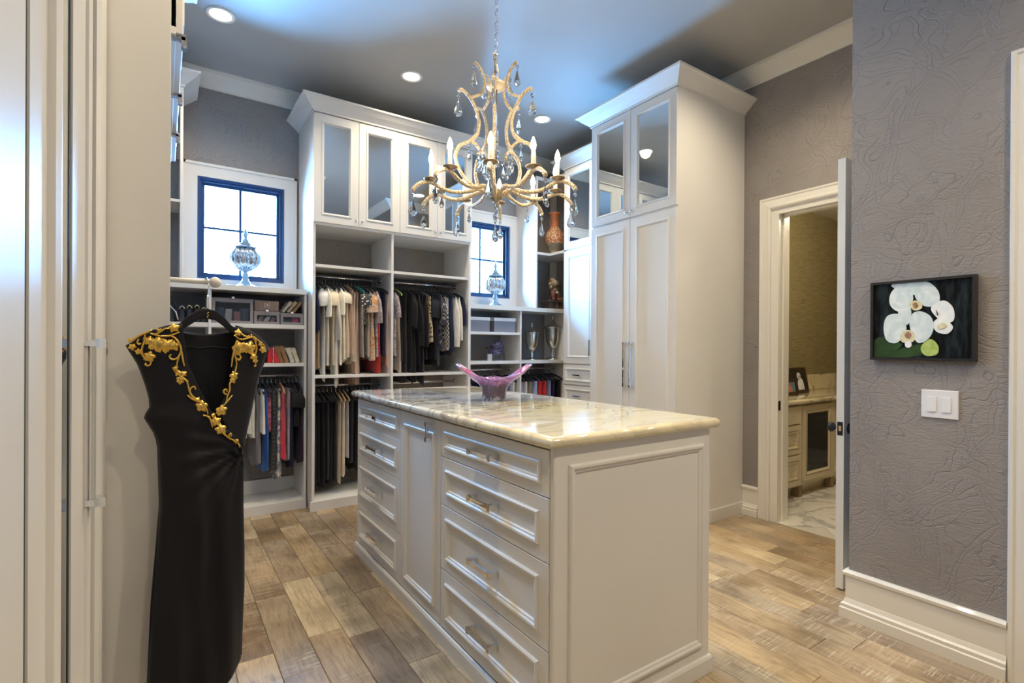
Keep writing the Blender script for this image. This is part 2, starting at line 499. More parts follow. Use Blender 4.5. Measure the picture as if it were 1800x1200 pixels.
# room crown moulding
cprof = [(0, 3.595), (0.012, 3.595), (0.016, 3.61), (0.03, 3.622), (0.062, 3.645), (0.098, 3.676), (0.118, 3.690), (0.118, 3.697), (0.137, 3.700), (0.137, 3.712), (0, 3.712)]
room = [(XL, YF), (XL, YB), (XR, YB), (XR, YN), (XN, YN), (XN, YF)]
mb = MB().sweep((0, 0, 0), (1, 0, 0), (0, 1, 0), (0, 0, 1), room, cprof, closed=True)
struct(mb.build('trim_1', M_trim), 'white crown moulding around the ceiling')

# baseboards
bprof = [(0, 0), (0.034, 0), (0.034, 0.050), (0.029, 0.056), (0.029, 0.072), (0.020, 0.080), (0.014, 0.098), (0.012, 0.102), (0.012, 0.216), (0.022, 0.222), (0.024, 0.236), (0.015, 0.248), (0, 0.248)]
mb = MB().sweep((0, 0, 0), (1, 0, 0), (0, 1, 0), (0, 0, 1), [(XR - 0.001, YN), (XN, YN), (XN, 0.618)], bprof, side=1)
struct(mb.build('baseboard_near', M_trim), 'tall stepped white baseboard under the orchid picture')
mb = MB().sweep((0, 0, 0), (1, 0, 0), (0, 1, 0), (0, 0, 1), [(XR, 2.512), (XR, 2.372)], bprof, side=1)
struct(mb.build('baseboard_right', M_trim), 'short stepped white baseboard between tall cabinet and doorway')

# windows
def window(idx, W, casx, top, label):
    root = bpy.data.objects.new('window_%d' % idx, None); COL.objects.link(root)
    root.location = ((W[0] + W[1]) / 2, YB, W[2]); OFF[root.name] = Vector(root.location)
    struct(root, label)
    # white casing
    mb = MB()
    zs = 1.89 if idx == 1 else 1.854
    def cas(x0, x1, z0, z1): mb.box(x0, x1, YB - 0.022, YB, z0, z1)
    cas(casx[0], W[0], zs, top); cas(W[1], casx[1], zs, top); cas(W[0], W[1], W[3], top); cas(W[0], W[1], zs, W[2])
    for x0, x1, z0, z1 in ((casx[0], casx[0] + 0.022, zs, top), (casx[1] - 0.022, casx[1], zs, top), (casx[0], casx[1], top - 0.022, top)):
        mb.box(x0, x1, YB - 0.032, YB - 0.02, z0, z1)
    mb.build('casing', M_white, root)
    # dark frame: stepped outer frame then sash
    mb = MB()
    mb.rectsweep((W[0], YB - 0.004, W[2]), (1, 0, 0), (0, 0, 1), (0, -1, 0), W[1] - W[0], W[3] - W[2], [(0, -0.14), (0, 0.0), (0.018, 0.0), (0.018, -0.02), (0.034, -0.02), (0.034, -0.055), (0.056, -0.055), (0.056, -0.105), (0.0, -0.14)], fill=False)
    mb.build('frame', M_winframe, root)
    cx = 0.563 if idx == 1 else 3.05
    cz = 2.425
    y0 = YB + 0.075
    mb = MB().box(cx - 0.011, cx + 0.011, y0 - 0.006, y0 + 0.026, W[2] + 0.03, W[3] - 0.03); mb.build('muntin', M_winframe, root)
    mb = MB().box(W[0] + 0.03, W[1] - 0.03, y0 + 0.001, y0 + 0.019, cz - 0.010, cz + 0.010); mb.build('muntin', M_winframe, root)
    for (xa, xb) in ((W[0] + 0.05, cx), (cx, W[1] - 0.05)):
        for (za, zb) in ((W[2] + 0.05, cz), (cz, W[3] - 0.05)):
            MB().box(xa, xb, y0 + 0.008, y0 + 0.011, za, zb).build('pane', M_pane, root)
    return root
window(1, W1, (0.122, 1.018), 2.952, 'square window with dark frame beside the black dress')
window(2, W2, (2.625, 3.527), 2.965, 'square window with dark frame behind the chandelier')

# doorway casing and jamb
casp = [(0, 0), (0, 0.018), (0.010, 0.024), (0.022, 0.024), (0.030, 0.017), (0.072, 0.013), (0.080, 0.018), (0.092, 0.018), (0.097, 0.010), (0.097, 0)]
path = [(2.276, 0.0), (2.276, 2.532), (1.339, 2.532), (1.339, 0.0)]
dr = bpy.data.objects.new('door_1', None); COL.objects.link(dr); dr.location = (XR, 1.8, 0); OFF[dr.name] = Vector(dr.location)
struct(dr, 'cream painted doorway frame opening to the bathroom')
# path plane (y,z): right-hand normal of upward path along +z is +y
mb = MB().sweep((XR, 0, 0), (0, 1, 0), (0, 0, 1), (-1, 0, 0), path, [(a, h) for a, h in casp], side=1)
mb.build('casing', M_trim, dr)
mb = MB()
mb.box(XR - 0.004, XR + 0.16, DO[1], DO[1] + 0.062, 0, DO[2] + 0.05); mb.box(XR - 0.004, XR + 0.16, DO[0] - 0.062, DO[0], 0, DO[2] + 0.05)
mb.box(XR - 0.004, XR + 0.16, DO[0], DO[1], DO[2], DO[2] + 0.05)
mb.box(XR + 0.055, XR + 0.095, DO[1] - 0.012, DO[1], 0, DO[2]); mb.box(XR + 0.055, XR + 0.095, DO[0], DO[1], DO[2] - 0.012, DO[2])
mb.build('jamb', M_trim, dr)
MB().box(XR + 0.006, XR + 0.034, DO[1] - 0.003, DO[1] + 0.004, 0.905, 0.98).build('strike_plate', M_bronze, dr)

# casing and closed door on the near wall (right edge of the view)
dn = bpy.data.objects.new('door_2', None); COL.objects.link(dn); dn.location = (XN, 0.1, 0); OFF[dn.name] = Vector(dn.location)
struct(dn, 'white door casing at the right edge of the orchid wall')
mb = MB().sweep((XN, 0, 0), (0, 1, 0), (0, 0, 1), (-1, 0, 0), [(0.521, 0), (0.521, 2.565), (-0.42, 2.565), (-0.42, 0)], [(a, h * 1.15) for a, h in casp], side=1)
mb.build('casing', M_trim, dn)
MB().rectsweep((XN, -0.40, 0.012), (0, 1, 0), (0, 0, 1), (-1, 0, 0), 0.915, 2.545, [(0, -0.0), (0, 0.008), (0.12, 0.008), (0.13, 0.003)]).build('door_leaf', M_trim, dn)

# open door leaf seen edge-on
lf = thing('door_leaf', (4.08, 1.395, 0), 'white door leaf standing open, seen edge-on beside the orchid wall', 'door')
mb = MB().box(3.252, 4.075, 1.375, 1.416, 0.012, 2.506)
lo = mb.build('panel', M_trim, lf)
for side, yy in ((1, 1.416), (-1, 1.375)):
    for z0, z1 in ((0.25, 0.85), (1.02, 2.35)):
        MB().rectsweep((3.37, yy, z0), (1, 0, 0), (0, 0, 1), (0, side, 0), 0.60, z1 - z0, [(0, 0), (0.0, 0.006), (0.02, 0.006), (0.03, 0.001)]).build('moulding', M_trim, lf)
MB().box(3.2495, 3.254, 1.381, 1.410, 0.900, 0.978).build('latch_plate', M_bronze, lf)
MB().box(3.2485, 3.2497, 1.389, 1.402, 0.925, 0.955).build('latch_bolt', metal('latch_brass', (0.75, 0.55, 0.30), 0.3), lf)
for side, yy in ((1, 1.416), (-1, 1.375)):
    mb = MB()
    prof = [(0.031, 0.0), (0.031, 0.006), (0.012, 0.010), (0.010, 0.030), (0.020, 0.036), (0.030, 0.048), (0.031, 0.058), (0.022, 0.068), (0.001, 0.071)]
    n = 20; rows = []
    for r, d in prof:
        rows.append([(3.315 + r * cos(2 * pi * j / n), yy + side * d, 0.937 + r * sin(2 * pi * j / n)) for j in range(n)])
    mb.smooth = True; mb.grid(rows, close_u=True)
    tag(mb.build('knob', M_bronze, lf), 'dark bronze round door knob')

# recessed ceiling lights
M_lens = emit('downlight_lens', (1.0, 0.93, 0.82), 14.0)
def downlight(x, y, label, w=CAN_W):
    t = thing('recessed_light', (x, y, CEIL), label, 'ceiling light', 'recessed ceiling lights')
    mb = MB().lathe([(0.094, 0.0), (0.094, -0.006), (0.086, -0.010), (0.070, -0.006), (0.066, 0.0)], 32, (x, y, CEIL), caps=False)
    mb.build('trim_ring', M_white, t)
    MB().lathe([(0.067, -0.0015), (0.04, -0.0025), (0.0005, -0.003)], 32, (x, y, CEIL), caps=False).build('lens', M_lens, t)
    l = light('downlight_lamp', 'SPOT', (x, y, CEIL - 0.02), w, NEUT, 0.06, angle=2.5, blend=0.9)
    l.parent = t; l.location = (0, 0, -0.02)
for x, y, lb in ((0.319, 4.115, 'round recessed ceiling light above the window, at top left'), (1.741, 4.122, 'round recessed ceiling light left of the chandelier chain'), (3.159, 4.137, 'round recessed ceiling light right of the chandelier'),
                 (0.319, 1.78, 'recessed ceiling light above the black dress, outside the view'), (1.741, 1.78, 'recessed ceiling light above the near end of the island, outside the view'), (3.22, 1.78, 'recessed ceiling light above the open door leaf, mirrored in the wardrobe'),
                 (0.6, -0.45, 'added recessed fill light behind the viewer, on the left'), (2.1, -0.45, 'added recessed fill light behind the viewer, on the right')):  # pair behind the viewer is unseen, added as fill for island end and wall
    downlight(x, y, lb, CAN_W * ((1.1 if x < 1 else 2.2) if y < 0 else 1.15 if y < 3 else 1.0))
# ================================================================== CABINETS
CRP = [(0.0, 0.0), (0.010, 0.0), (0.012, 0.014), (0.020, 0.020), (0.034, 0.032), (0.060, 0.052), (0.092, 0.082), (0.100, 0.086), (0.108, 0.090), (0.110, 0.104), (0.0, 0.104)]
def crown(root, path, z, name='crown_moulding'):
    mb = MB().sweep((0, 0, z), (1, 0, 0), (0, 1, 0), (0, 0, 1), path, CRP, side=1)
    return mb.build(name, M_white, root)

def frame_door(root, o, U, V, N, w, h, stile=0.062, mirror=False, name='door', t=0.02, gap=0.0015):
    """cabinet door lying with its back on o..; N outward"""
    o, U, V, N = Vector(o), Vector(U), Vector(V), Vector(N)
    o = o + U * gap + V * gap; w -= 2 * gap; h -= 2 * gap
    prof = [(0.0, 0.0), (0.0, t - 0.002), (0.002, t), (stile, t), (stile + 0.003, t + 0.005), (stile + 0.010, t + 0.006), (stile + 0.016, t + 0.001), (stile + 0.020, t - 0.006), (stile + 0.024, t - 0.010)]
    d = MB().rectsweep(o, U, V, N, w, h, prof, fill=not mirror).build(name, M_white, root)
    if mirror:
        i = stile + 0.022
        MB().rectsweep(o + U * i + V * i, U, V, N, w - 2 * i, h - 2 * i, [(0, t - 0.014), (0, t - 0.010)]).build('mirror', M_mirror, d)
    return d
def drawer_front(root, o, U, V, N, w, h, t=0.02, m=0.052):
    o, U, V, N = Vector(o), Vector(U), Vector(V), Vector(N)
    g = 0.0018
    o = o + U * g + V * g; w -= 2 * g; h -= 2 * g
    prof = [(0.0, 0.0), (0.0, t - 0.0015), (0.0015, t), (m, t), (m + 0.001, t + 0.007), (m + 0.006, t + 0.011), (m + 0.013, t + 0.010), (m + 0.018, t + 0.004), (m + 0.024, t + 0.003), (m + 0.027, t - 0.003), (m + 0.030, t - 0.004)]
    return MB().rectsweep(o, U, V, N, w, h, prof).build('drawer', M_white, root)
def bar_handle(parent, c, D, N, L, r=0.006, stand=0.032, post=0.010):
    """clear bar between two chrome posts; c on the face, D along, N out"""
    c, D, N = Vector(c), Vector(D).normalized(), Vector(N).normalized(); S = D.cross(N)
    mb = MB()
    for s in (-1, 1):
        p = c + D * (s * L / 2)
        mb.obox(p + N * (stand / 2), D * post / 2, S * post * 0.8, N * (stand / 2))
        mb.obox(p + N * stand, D * post * 0.75, S * post * 0.95, N * post * 0.7)
    mb.mi = 1
    mb.obox(c + N * stand, D * (L / 2), S * r, N * r)
    return tag(mb.build('handle', [M_chrome, M_lucite], parent, fix=False), 'clear bar handle on chrome posts')
def small_knob(parent, c, N):
    c, N = Vector(c), Vector(N); U = N.orthogonal().normalized(); V = N.cross(U)
    mb = MB(); mb.smooth = True; rows = []
    for r, d in ((0.006, 0), (0.005, 0.012), (0.010, 0.018), (0.011, 0.024), (0.008, 0.028), (0.0005, 0.029)):
        rows.append([c + (U * cos(2 * pi * j / 10) + V * sin(2 * pi * j / 10)) * r + N * d for j in range(10)])
    mb.grid(rows, close_u=True)
    return tag(mb.build('knob', M_chrome, parent), 'small chrome knob')
def rod(parent, p0, p1, r=0.0135):
    mb = MB().tube([p0, p1], r, 14)
    for p, q in ((p0, p1), (p1, p0)):
        d = (Vector(q) - Vector(p)).normalized(); mb.tube([Vector(p), Vector(p) + d * 0.012], 0.024, 14)
    return tag(mb.build('hanging_rod', M_chrome, parent), 'chrome hanging rod')
P = lambda root, name, *b: MB().box(*b).build(name, M_white, root, bevel=0.0012)
X, Y, Z = Vector((1, 0, 0)), Vector((0, 1, 0)), Vector((0, 0, 1))

# ---------------- central wardrobe on the back wall
cw = thing('wardrobe', (1.807, 4.82, 0), 'white open wardrobe with four mirrored top doors and hanging clothes', 'wardrobe')
cx0, cx1, cyf, cyb = 1.039, 2.575, 4.545, 5.104
P(cw, 'side_panel', cx0, cx0 + 0.024, cyf, cyb, 0.0, 3.40); P(cw, 'side_panel', cx1 - 0.028, cx1, cyf, cyb, 0.0, 3.40)
P(cw, 'divider', 1.735, 1.757, cyf + 0.004, cyb, 0.085, 2.435)
P(cw, 'cabinet_floor', cx0 + 0.024, cx1 - 0.028, cyf, cyb, 2.435, 2.46); P(cw, 'top_panel', cx0 + 0.024, cx1 - 0.028, cyf, cyb, 3.375, 3.40)
P(cw, 'cabinet_back', cx0 + 0.024, cx1 - 0.028, cyb - 0.02, cyb, 2.46, 3.375)
for a, b in ((cx0 + 0.024, 1.735), (1.757, cx1 - 0.028)):
    P(cw, 'shelf', a, b, cyf + 0.012, cyb, 2.078, 2.103); P(cw, 'shelf', a, b, cyf + 0.03, cyb, 1.125, 1.150)
    P(cw, 'bottom_board', a, b, cyf, cyb, 0.060, 0.085)
    rod(cw, (a, 4.825, 2.030), (b, 4.825, 2.030)); rod(cw, (a, 4.825, 1.045), (b, 4.825, 1.045))
P(cw, 'plinth', cx0 - 0.015, cx1, cyf - 0.018, cyf, 0.0, 0.083)
dw = (cx1 - cx0) / 4
for i in range(4):
    d = frame_door(cw, (cx0 + i * dw, cyf, 2.455), X, Z, -Y, dw, 0.925, mirror=True)
    small_knob(d, (cx0 + i * dw + (dw - 0.028 if i % 2 == 0 else 0.028), cyf - 0.02, 2.505), -Y)
crown(cw, [(cx0, cyb), (cx0, cyf - 0.02), (cx1, cyf - 0.02), (cx1, cyb)], 3.385)

# ---------------- shelf unit under the window beside the dress
ul = thing('shelf_unit', (0.25, 4.9, 0), 'white low shelf unit under the window beside the dress, with hanging skirts', 'shelving')
ax0, ax1, ayf, ayb = -0.76, 1.024, 4.69, 5.104
P(ul, 'counter', ax0, ax1, ayf - 0.014, ayb, 1.846, 1.890)
for x in (ax0, 0.290, ax1 - 0.018): P(ul, 'upright', x, x + 0.02, ayf, ayb, 0.082, 1.846)
for a, b in ((ax0 + 0.02, 0.290), (0.310, ax1 - 0.018)):
    P(ul, 'shelf', a, b, ayf + 0.006, ayb, 1.548, 1.582); P(ul, 'shelf', a, b, ayf + 0.006, ayb, 1.226, 1.256)
    P(ul, 'bottom_board', a, b, ayf, ayb, 0.055, 0.082)
    rod(ul, (a, 4.885, 1.140), (b, 4.885, 1.140))
P(ul, 'plinth', ax0, ax1, ayf - 0.018, ayf, 0.0, 0.080)
P(ul, 'back_rail', ax0, ax1 - 0.018, ayb - 0.02, ayb, 0.082, 0.20)

# ---------------- open bookcase left of that window
bd = thing('bookcase', (-0.3, 4.9, 1.89), 'white open bookcase standing on the counter left of the window', 'bookcase')
P(bd, 'side_panel', 0.098, 0.118, ayf, ayb, 1.890, 3.40); P(bd, 'side_panel', ax0, ax0 + 0.02, ayf, ayb, 1.890, 3.40)
for z in (2.50, 2.95): P(bd, 'shelf', ax0 + 0.02, 0.098, ayf + 0.01, ayb, z, z + 0.022)
P(bd, 'top_panel', ax0 + 0.02, 0.098, ayf, ayb, 3.30, 3.40)
crown(bd, [(ax0, ayf), (0.118, ayf), (0.118, ayb)], 3.385)

# ---------------- shelf unit under the window near the corner
ub = thing('shelf_unit', (3.3, 4.9, 0), 'white low shelf unit under the window behind the chandelier', 'shelving')
bx0, bx1, byf, byb = 2.577, 4.088, 4.70, 5.104
P(ub, 'counter', bx0, bx1, byf - 0.014, byb, 1.808, 1.854)
for x in (bx0, 3.297): P(ub, 'upright', x, x + 0.02, byf, byb, 0.082, 1.808)
P(ub, 'upright', 3.95, 3.97, byf, byb, 0.082, 1.808)
P(ub, 'shelf', bx0 + 0.02, 3.297, byf + 0.006, byb, 1.538, 1.566)
for a, b in ((bx0 + 0.02, 3.297), (3.317, 3.95)):
    P(ub, 'shelf', a, b, byf + 0.006, byb, 1.218, 1.252)
    P(ub, 'bottom_board', a, b, byf, byb, 0.055, 0.082); rod(ub, (a, 4.895, 1.150), (b, 4.895, 1.150))
P(ub, 'plinth', bx0, 3.70, byf - 0.018, byf, 0.0, 0.080)

# ---------------- upper corner shelves
uc = thing('corner_shelves', (3.85, 4.85, 1.854), 'white upper corner shelves holding the vase and carved lion', 'shelving')
P(uc, 'side_panel', 3.512, 3.534, byf, byb, 1.854, 3.36)
def lshape(name, z0, z1):
    pts = [(3.534, 5.103), (3.534, 4.706), (3.715, 4.706), (3.715, 4.449), (4.089, 4.449), (4.089, 5.103)]
    mb = MB(); mb.cap([(x, y, z1) for x, y in pts]); mb.cap([(x, y, z0) for x, y in pts], flip=True)
    mb.grid([[(x, y, z0) for x, y in pts], [(x, y, z1) for x, y in pts]], close_u=True)
    return mb.build(name, M_white, uc)
lshape('shelf', 2.468, 2.496); lshape('top_panel', 3.32, 3.36)
P(uc, 'corner_post', 4.03, 4.089, 5.04, 5.103, 1.854, 3.32)

# ---------------- tall cabinets along the right wall
def tall_unit(name, label, xf, y0, y1, lower, drawers, near_side, crown_path, plinth):
    t = thing(name, ((xf + XR) / 2, (y0 + y1) / 2, 0), label, 'cabinet')
    P(t, 'carcass', xf + 0.02, XR - 0.001, y0, y1, 0.10, 3.40)
    P(t, 'plinth', *plinth)
    w = (y1 - y0) / 2
    for i in range(2):
        ya = y0 + i * w
        # face looks to -X; U runs along -Y so that U x V points to -X
        o = Vector((xf + 0.02, ya + w, 0))
        d = frame_door(t, o + Z * 2.487, -Y, Z, -X, w, 0.895, mirror=True)
        small_knob(d, (xf, (ya + w - 0.03) if i == 0 else (ya + 0.03), 2.53), -X)
        d = frame_door(t, o + Z * lower[0], -Y, Z, -X, w, lower[1] - lower[0], stile=0.066)
        bar_handle(d, (xf, (ya + w - 0.035) if i == 0 else (ya + 0.035), lower[2]), Z, -X, lower[3])
        for z0, z1 in drawers:
            d = drawer_front(t, o + Z * z0, -Y, Z, -X, w, z1 - z0, m=0.034)
            bar_handle(d, (xf - 0.0, ya + w / 2, (z0 + z1) / 2), Y, -X, 0.10, r=0.005, stand=0.026)
    crown(t, crown_path, 3.385)
    return t
tall_unit('tall_cabinet', 'tall white two-door cabinet with mirrored top doors behind the island', 3.20, 2.515, 3.452, (0.105, 2.470, 1.262, 0.355), (), True,
          [(XR - 0.002, 2.515), (3.20, 2.515), (3.20, 3.452), (3.70, 3.452)][::-1], (3.188, XR - 0.001, 2.503, 3.452, 0.0, 0.10))
tall_unit('tall_cabinet', 'white cabinet with drawers and mirrored doors between vase corner and tall cabinet', 3.71, 3.456, 4.446, (1.225, 2.475, 1.40, 0.15), ((0.995, 1.212), (0.765, 0.985), (0.535, 0.755), (0.11, 0.525)), False,
          [(3.71, 3.566), (3.71, 4.446), (XR - 0.002, 4.446)][::-1], (3.70, XR - 0.001, 3.456, 4.446, 0.0, 0.10))

# ---------------- left run: near doors, then the deeper unit with the valet rod
nl = thing('built_in_cabinet', (-0.45, 1.1, 0), 'white built-in cabinet doors with long clear handle at the left edge', 'cabinet')
dx = -0.152
P(nl, 'carcass', XL + 0.002, dx - 0.024, 0.15, 2.056, 0.0, 3.38)
P(nl, 'filler_panel', dx - 0.024, dx - 0.002, 0.15, 0.933, 0.0, 3.38)
for ga, gb in ((0.9335, 0.9455), (1.3225, 1.3395)):
    MB().box(dx - 0.022, dx - 0.003, ga, gb, 0.0, 3.37).build('gap_shade', M_dark_gap, nl)  # dark strips painted in for the shade inside the door gaps
# ribbed pilaster between the doors
mb = MB().box(dx - 0.022, dx, 0.946, 1.095, 0.0, 3.38); mb.build('stile', M_white, nl)
def vert_profile(parent, name, pts, mat, z0=0.0, z1=3.38):
    """extrude an (y, x) outline vertically"""
    mb = MB(); a = [(x, y, z0) for y, x in pts]; b = [(x, y, z1) for y, x in pts]
    mb.grid([a, b], close_u=True); mb.cap(b); mb.cap(a, flip=True)
    return mb.build(name, mat, parent)
vert_profile(nl, 'moulding', [(1.072, dx - 0.01), (1.076, dx + 0.010), (1.10, dx + 0.014), (1.125, dx + 0.012), (1.14, dx + 0.002), (1.17, dx + 0.004), (1.195, dx + 0.001), (1.20, dx - 0.012)], M_white)
vert_profile(nl, 'mirror_strip', [(1.195, dx - 0.012), (1.195, dx - 0.004), (1.322, dx - 0.004), (1.322, dx - 0.012)], M_mirror)
d = MB().box(dx - 0.022, dx, 1.340, 1.540, 0.02, 3.37).build('door', M_white, nl)
vert_profile(d, 'moulding', [(1.535, dx - 0.01), (1.538, dx + 0.006), (1.56, dx + 0.009), (1.60, dx + 0.007), (1.64, dx + 0.001), (1.66, dx - 0.010)], M_white, 0.02, 3.37)
vert_profile(d, 'mirror', [(1.655, dx - 0.014), (1.655, dx - 0.006), (1.775, dx - 0.006), (1.775, dx - 0.014)], M_mirror, 0.02, 3.37)
vert_profile(d, 'moulding', [(1.775, dx - 0.012), (1.778, dx - 0.001), (1.80, dx + 0.008), (1.84, dx + 0.010), (1.87, dx + 0.003), (1.90, dx + 0.0), (2.05, dx + 0.0), (2.05, dx - 0.012)], M_white, 0.02, 3.37)
bar_handle(d, (dx, 1.545, 1.2184), Z, X, 0.372, r=0.0105, stand=0.030, post=0.014)

lt = thing('wardrobe', (-0.38, 2.8, 0), 'deep white wardrobe at left whose side panel is behind the black dress', 'wardrobe')
P(lt, 'side_panel', XL + 0.002, 0.0165, 2.06, 2.085, 0.0, 3.40)
P(lt, 'cabinet_floor', XL + 0.002, 0.030, 2.085, 3.56, 2.455, 2.48)
P(lt, 'top_panel', XL + 0.002, 0.030, 2.085, 3.56, 3.38, 3.40)
P(lt, 'end_panel', XL + 0.002, 0.030, 3.54, 3.56, 2.48, 3.38)
for i in range(3):
    d = frame_door(lt, (0.030, 2.087 + i * 0.491, 2.462), Y, Z, X, 0.49, 0.92, mirror=True)
    for zz in (2.50, 3.25):
        mb = MB().box(0.012, 0.058, 2.10 + i * 0.491, 2.125 + i * 0.491, zz - 0.05, zz - 0.038)
        mb.box(0.046, 0.062, 2.10 + i * 0.491, 2.13 + i * 0.491, zz - 0.075, zz - 0.03)
        mb.build('hinge', M_nickel, d) if zz < 3 else None
crown(lt, [(0.05, 2.085), (0.05, 3.56), (XL + 0.002, 3.56)], 3.385)
# valet rod that carries the black dress
mb = MB().tube([(-0.02, 2.0725, 1.6215), (0.135, 2.0725, 1.6215)], 0.0085, 14)
mb.ball((0.148, 2.0725, 1.6215), 0.019, 14, 10)
tag(mb.build('valet_rod', M_white, lt), 'pulled-out valet rod with ball end')
# ================================================================== ISLAND
isl = thing('island_cabinet', (1.53, 2.42, 0), 'white island cabinet with drawers and clear bar handles in the middle', 'cabinet')
ix0, ix1, iy0, iy1 = 1.095, 1.962, 1.383, 3.482
P(isl, 'carcass', ix0 + 0.02, ix1, iy0, iy1, 0.06, 1.055)
P(isl, 'corner_post', ix0 + 0.006, ix0 + 0.03, 1.366, 1.384, 0.06, 1.055)
# base moulding on all sides
mb = MB().sweep((0, 0, 0), X, Y, Z, [(ix0, 1.365), (ix0, iy1), (ix1 + 0.003, iy1), (ix1 + 0.003, 1.365)], [(0, 0), (0.015, 0), (0.015, 0.060), (0.010, 0.070), (0.0, 0.072)], closed=True, side=-1)
mb.build('base_moulding', M_white, isl)
ZS = (0.073, 0.351, 0.654, 0.881, 1.048)
for ya, yb in ((2.721, iy1), (iy0 + 0.001, 2.212)):
    for i in range(4):
        o = (ix0 + 0.02, yb, ZS[i])
        d = drawer_front(isl, o, -Y, Z, -X, yb - ya, ZS[i + 1] - ZS[i], m=0.040 if i == 3 else 0.052)
        bar_handle(d, (ix0 + 0.002, (ya + yb) / 2, (ZS[i] + ZS[i + 1]) / 2), Y, -X, 0.165, r=0.0075, stand=0.034, post=0.014)
d = drawer_front(isl, (ix0 + 0.02, 2.719, 0.073), -Y, Z, -X, 0.505, 0.975, m=0.062)
d.name = 'door'; OFF[d.name] = off_of(isl)
bar_handle(d, (ix0 - 0.008, 2.300, 0.985), Z, -X, 0.075, r=0.006, stand=0.026, post=0.013)
# panelled ends and the far side
MB().rectsweep((1.106, iy0, 0.066), X, Z, -Y, ix1 + 0.005 - 1.106, 0.989, [(0, 0), (0, 0.018)]).build('end_panel', M_white, isl)
EPROF = [(0, 0), (0.001, 0.008), (0.006, 0.014), (0.014, 0.014), (0.020, 0.008), (0.028, 0.006), (0.032, 0.0)]
MB().rectsweep((1.166, iy0 - 0.018, 0.124), X, Z, -Y, 0.752, 0.868, EPROF, fill=False).build('panel_moulding', M_white, isl)
MB().rectsweep((ix1 - 0.06, iy1, 0.124), -X, Z, Y, 0.752, 0.868, EPROF, fill=False).build('panel_moulding', M_white, isl)
for k in range(3):
    MB().rectsweep((ix1, iy0 + 0.07 + k * 0.68, 0.124), Y, Z, X, 0.60, 0.868, EPROF, fill=False).build('panel_moulding', M_white, isl)

M_onyx = marble('onyx_top', (0.74, 0.72, 0.69), (0.20, 0.165, 0.14), (0.78, 0.68, 0.42), 0.05, 1.0, True)
# bull-nosed worktop
ct = MB()
tx0, tx1, ty0, ty1 = 1.060, 1.998, 1.332, 3.515
o = Vector((tx0, ty0, 1.055))
pr = []
R_ = 0.0215
for k in range(9):
    a = -pi / 2 + pi * k / 8
    pr.append((R_ - R_ * cos(a), R_ + 0.002 + R_ * sin(a)))
pr = [(0.04, 0.0)] + pr + [(0.03, 0.0455)]
ct.smooth = True
ct.rectsweep(o, X, Y, Z, tx1 - tx0, ty1 - ty0, pr)
top = ct.build('worktop', M_onyx, None, auto=50)
me = top.data
top.location = (1.53, 2.42, 1.055)
for v in me.vertices: v.co -= Vector((1.53, 2.42, 1.055))
tag(top, 'polished cream onyx worktop with grey veins on the island', 'worktop')
# ================================================================== CLOTHES
F = {}
def fab(key, col, **kw):
    if key not in F: F[key] = fabric('fabric_' + key, col, **kw)
    return F[key]
FC = dict(ivory=(0.76, 0.70, 0.58), cream=(0.76, 0.66, 0.50), white=(0.80, 0.79, 0.76), tan=(0.52, 0.37, 0.22), blush=(0.66, 0.43, 0.32), taupe=(0.40, 0.32, 0.25), red=(0.60, 0.02, 0.015), navy=(0.012, 0.018, 0.06), black=(0.011, 0.011, 0.014), charcoal=(0.035, 0.035, 0.04), grey=(0.17, 0.165, 0.17), green=(0.01, 0.10, 0.06), plum=(0.035, 0.02, 0.04), coral=(0.80, 0.045, 0.10), blue=(0.02, 0.14, 0.50), beige=(0.50, 0.41, 0.30), khaki=(0.27, 0.21, 0.13), skyblue=(0.34, 0.42, 0.56), lilac=(0.30, 0.28, 0.44), orange=(0.55, 0.24, 0.06), denim=(0.02, 0.03, 0.075), silver=(0.40, 0.40, 0.42))
for k, c in FC.items(): fab(k, c)
def pattern(key, kind, cols, scale=30.0, rough=0.7):
    t = NT('fabric_' + key); c = t.coord()
    if kind == 'spots':
        v = t.n('ShaderNodeTexVoronoi', feature='F1', Scale=scale); t.l(c, v.inputs['Vector'])
        col = t.ramp(v.outputs['Distance'], [(0.0, cols[0]), (0.30, cols[0]), (0.36, cols[1]), (1.0, cols[1])], 'LINEAR')
    elif kind == 'leopard':
        v = t.n('ShaderNodeTexVoronoi', feature='F1', Scale=scale); t.l(c, v.inputs['Vector'])
        col = t.ramp(v.outputs['Distance'], [(0.0, cols[1]), (0.22, cols[1]), (0.28, cols[0]), (0.44, cols[0]), (0.50, cols[2]), (1.0, cols[2])])
    elif kind == 'floral':
        n = t.n('ShaderNodeTexNoise', Scale=scale * 0.2, Detail=3.0, Distortion=2.5); t.l(c, n.inputs[0])
        st = [(i / (len(cols) - 1) * 0.5 + 0.25, cc) for i, cc in enumerate(cols)]
        col = t.ramp(n.outputs[0], st)
    elif kind == 'stripes':
        sp = t.n('ShaderNodeSeparateXYZ'); t.l(c, sp.inputs[0])
        s = t.math('SINE', t.math('MULTIPLY', sp.outputs[2], scale))
        col = t.ramp(s, [(0.45, cols[0]), (0.55, cols[1])])
    else:
        ch = t.n('ShaderNodeTexChecker', Scale=scale); t.l(c, ch.inputs[0]); ch.inputs[1].default_value = C4(cols[0]); ch.inputs[2].default_value = C4(cols[1]); col = ch.outputs[0]
    t.l(col, t.b.inputs['Base Color']); t.set(Roughness=rough, Sheen_Weight=0.2)
    F[key] = t.m
    return t.m
pattern('leopard', 'leopard', [(0.02, 0.015, 0.01), (0.30, 0.18, 0.08), (0.62, 0.50, 0.32)], 42.0)
pattern('spotted', 'spots', [(0.70, 0.68, 0.64), (0.015, 0.015, 0.02)], 48.0)
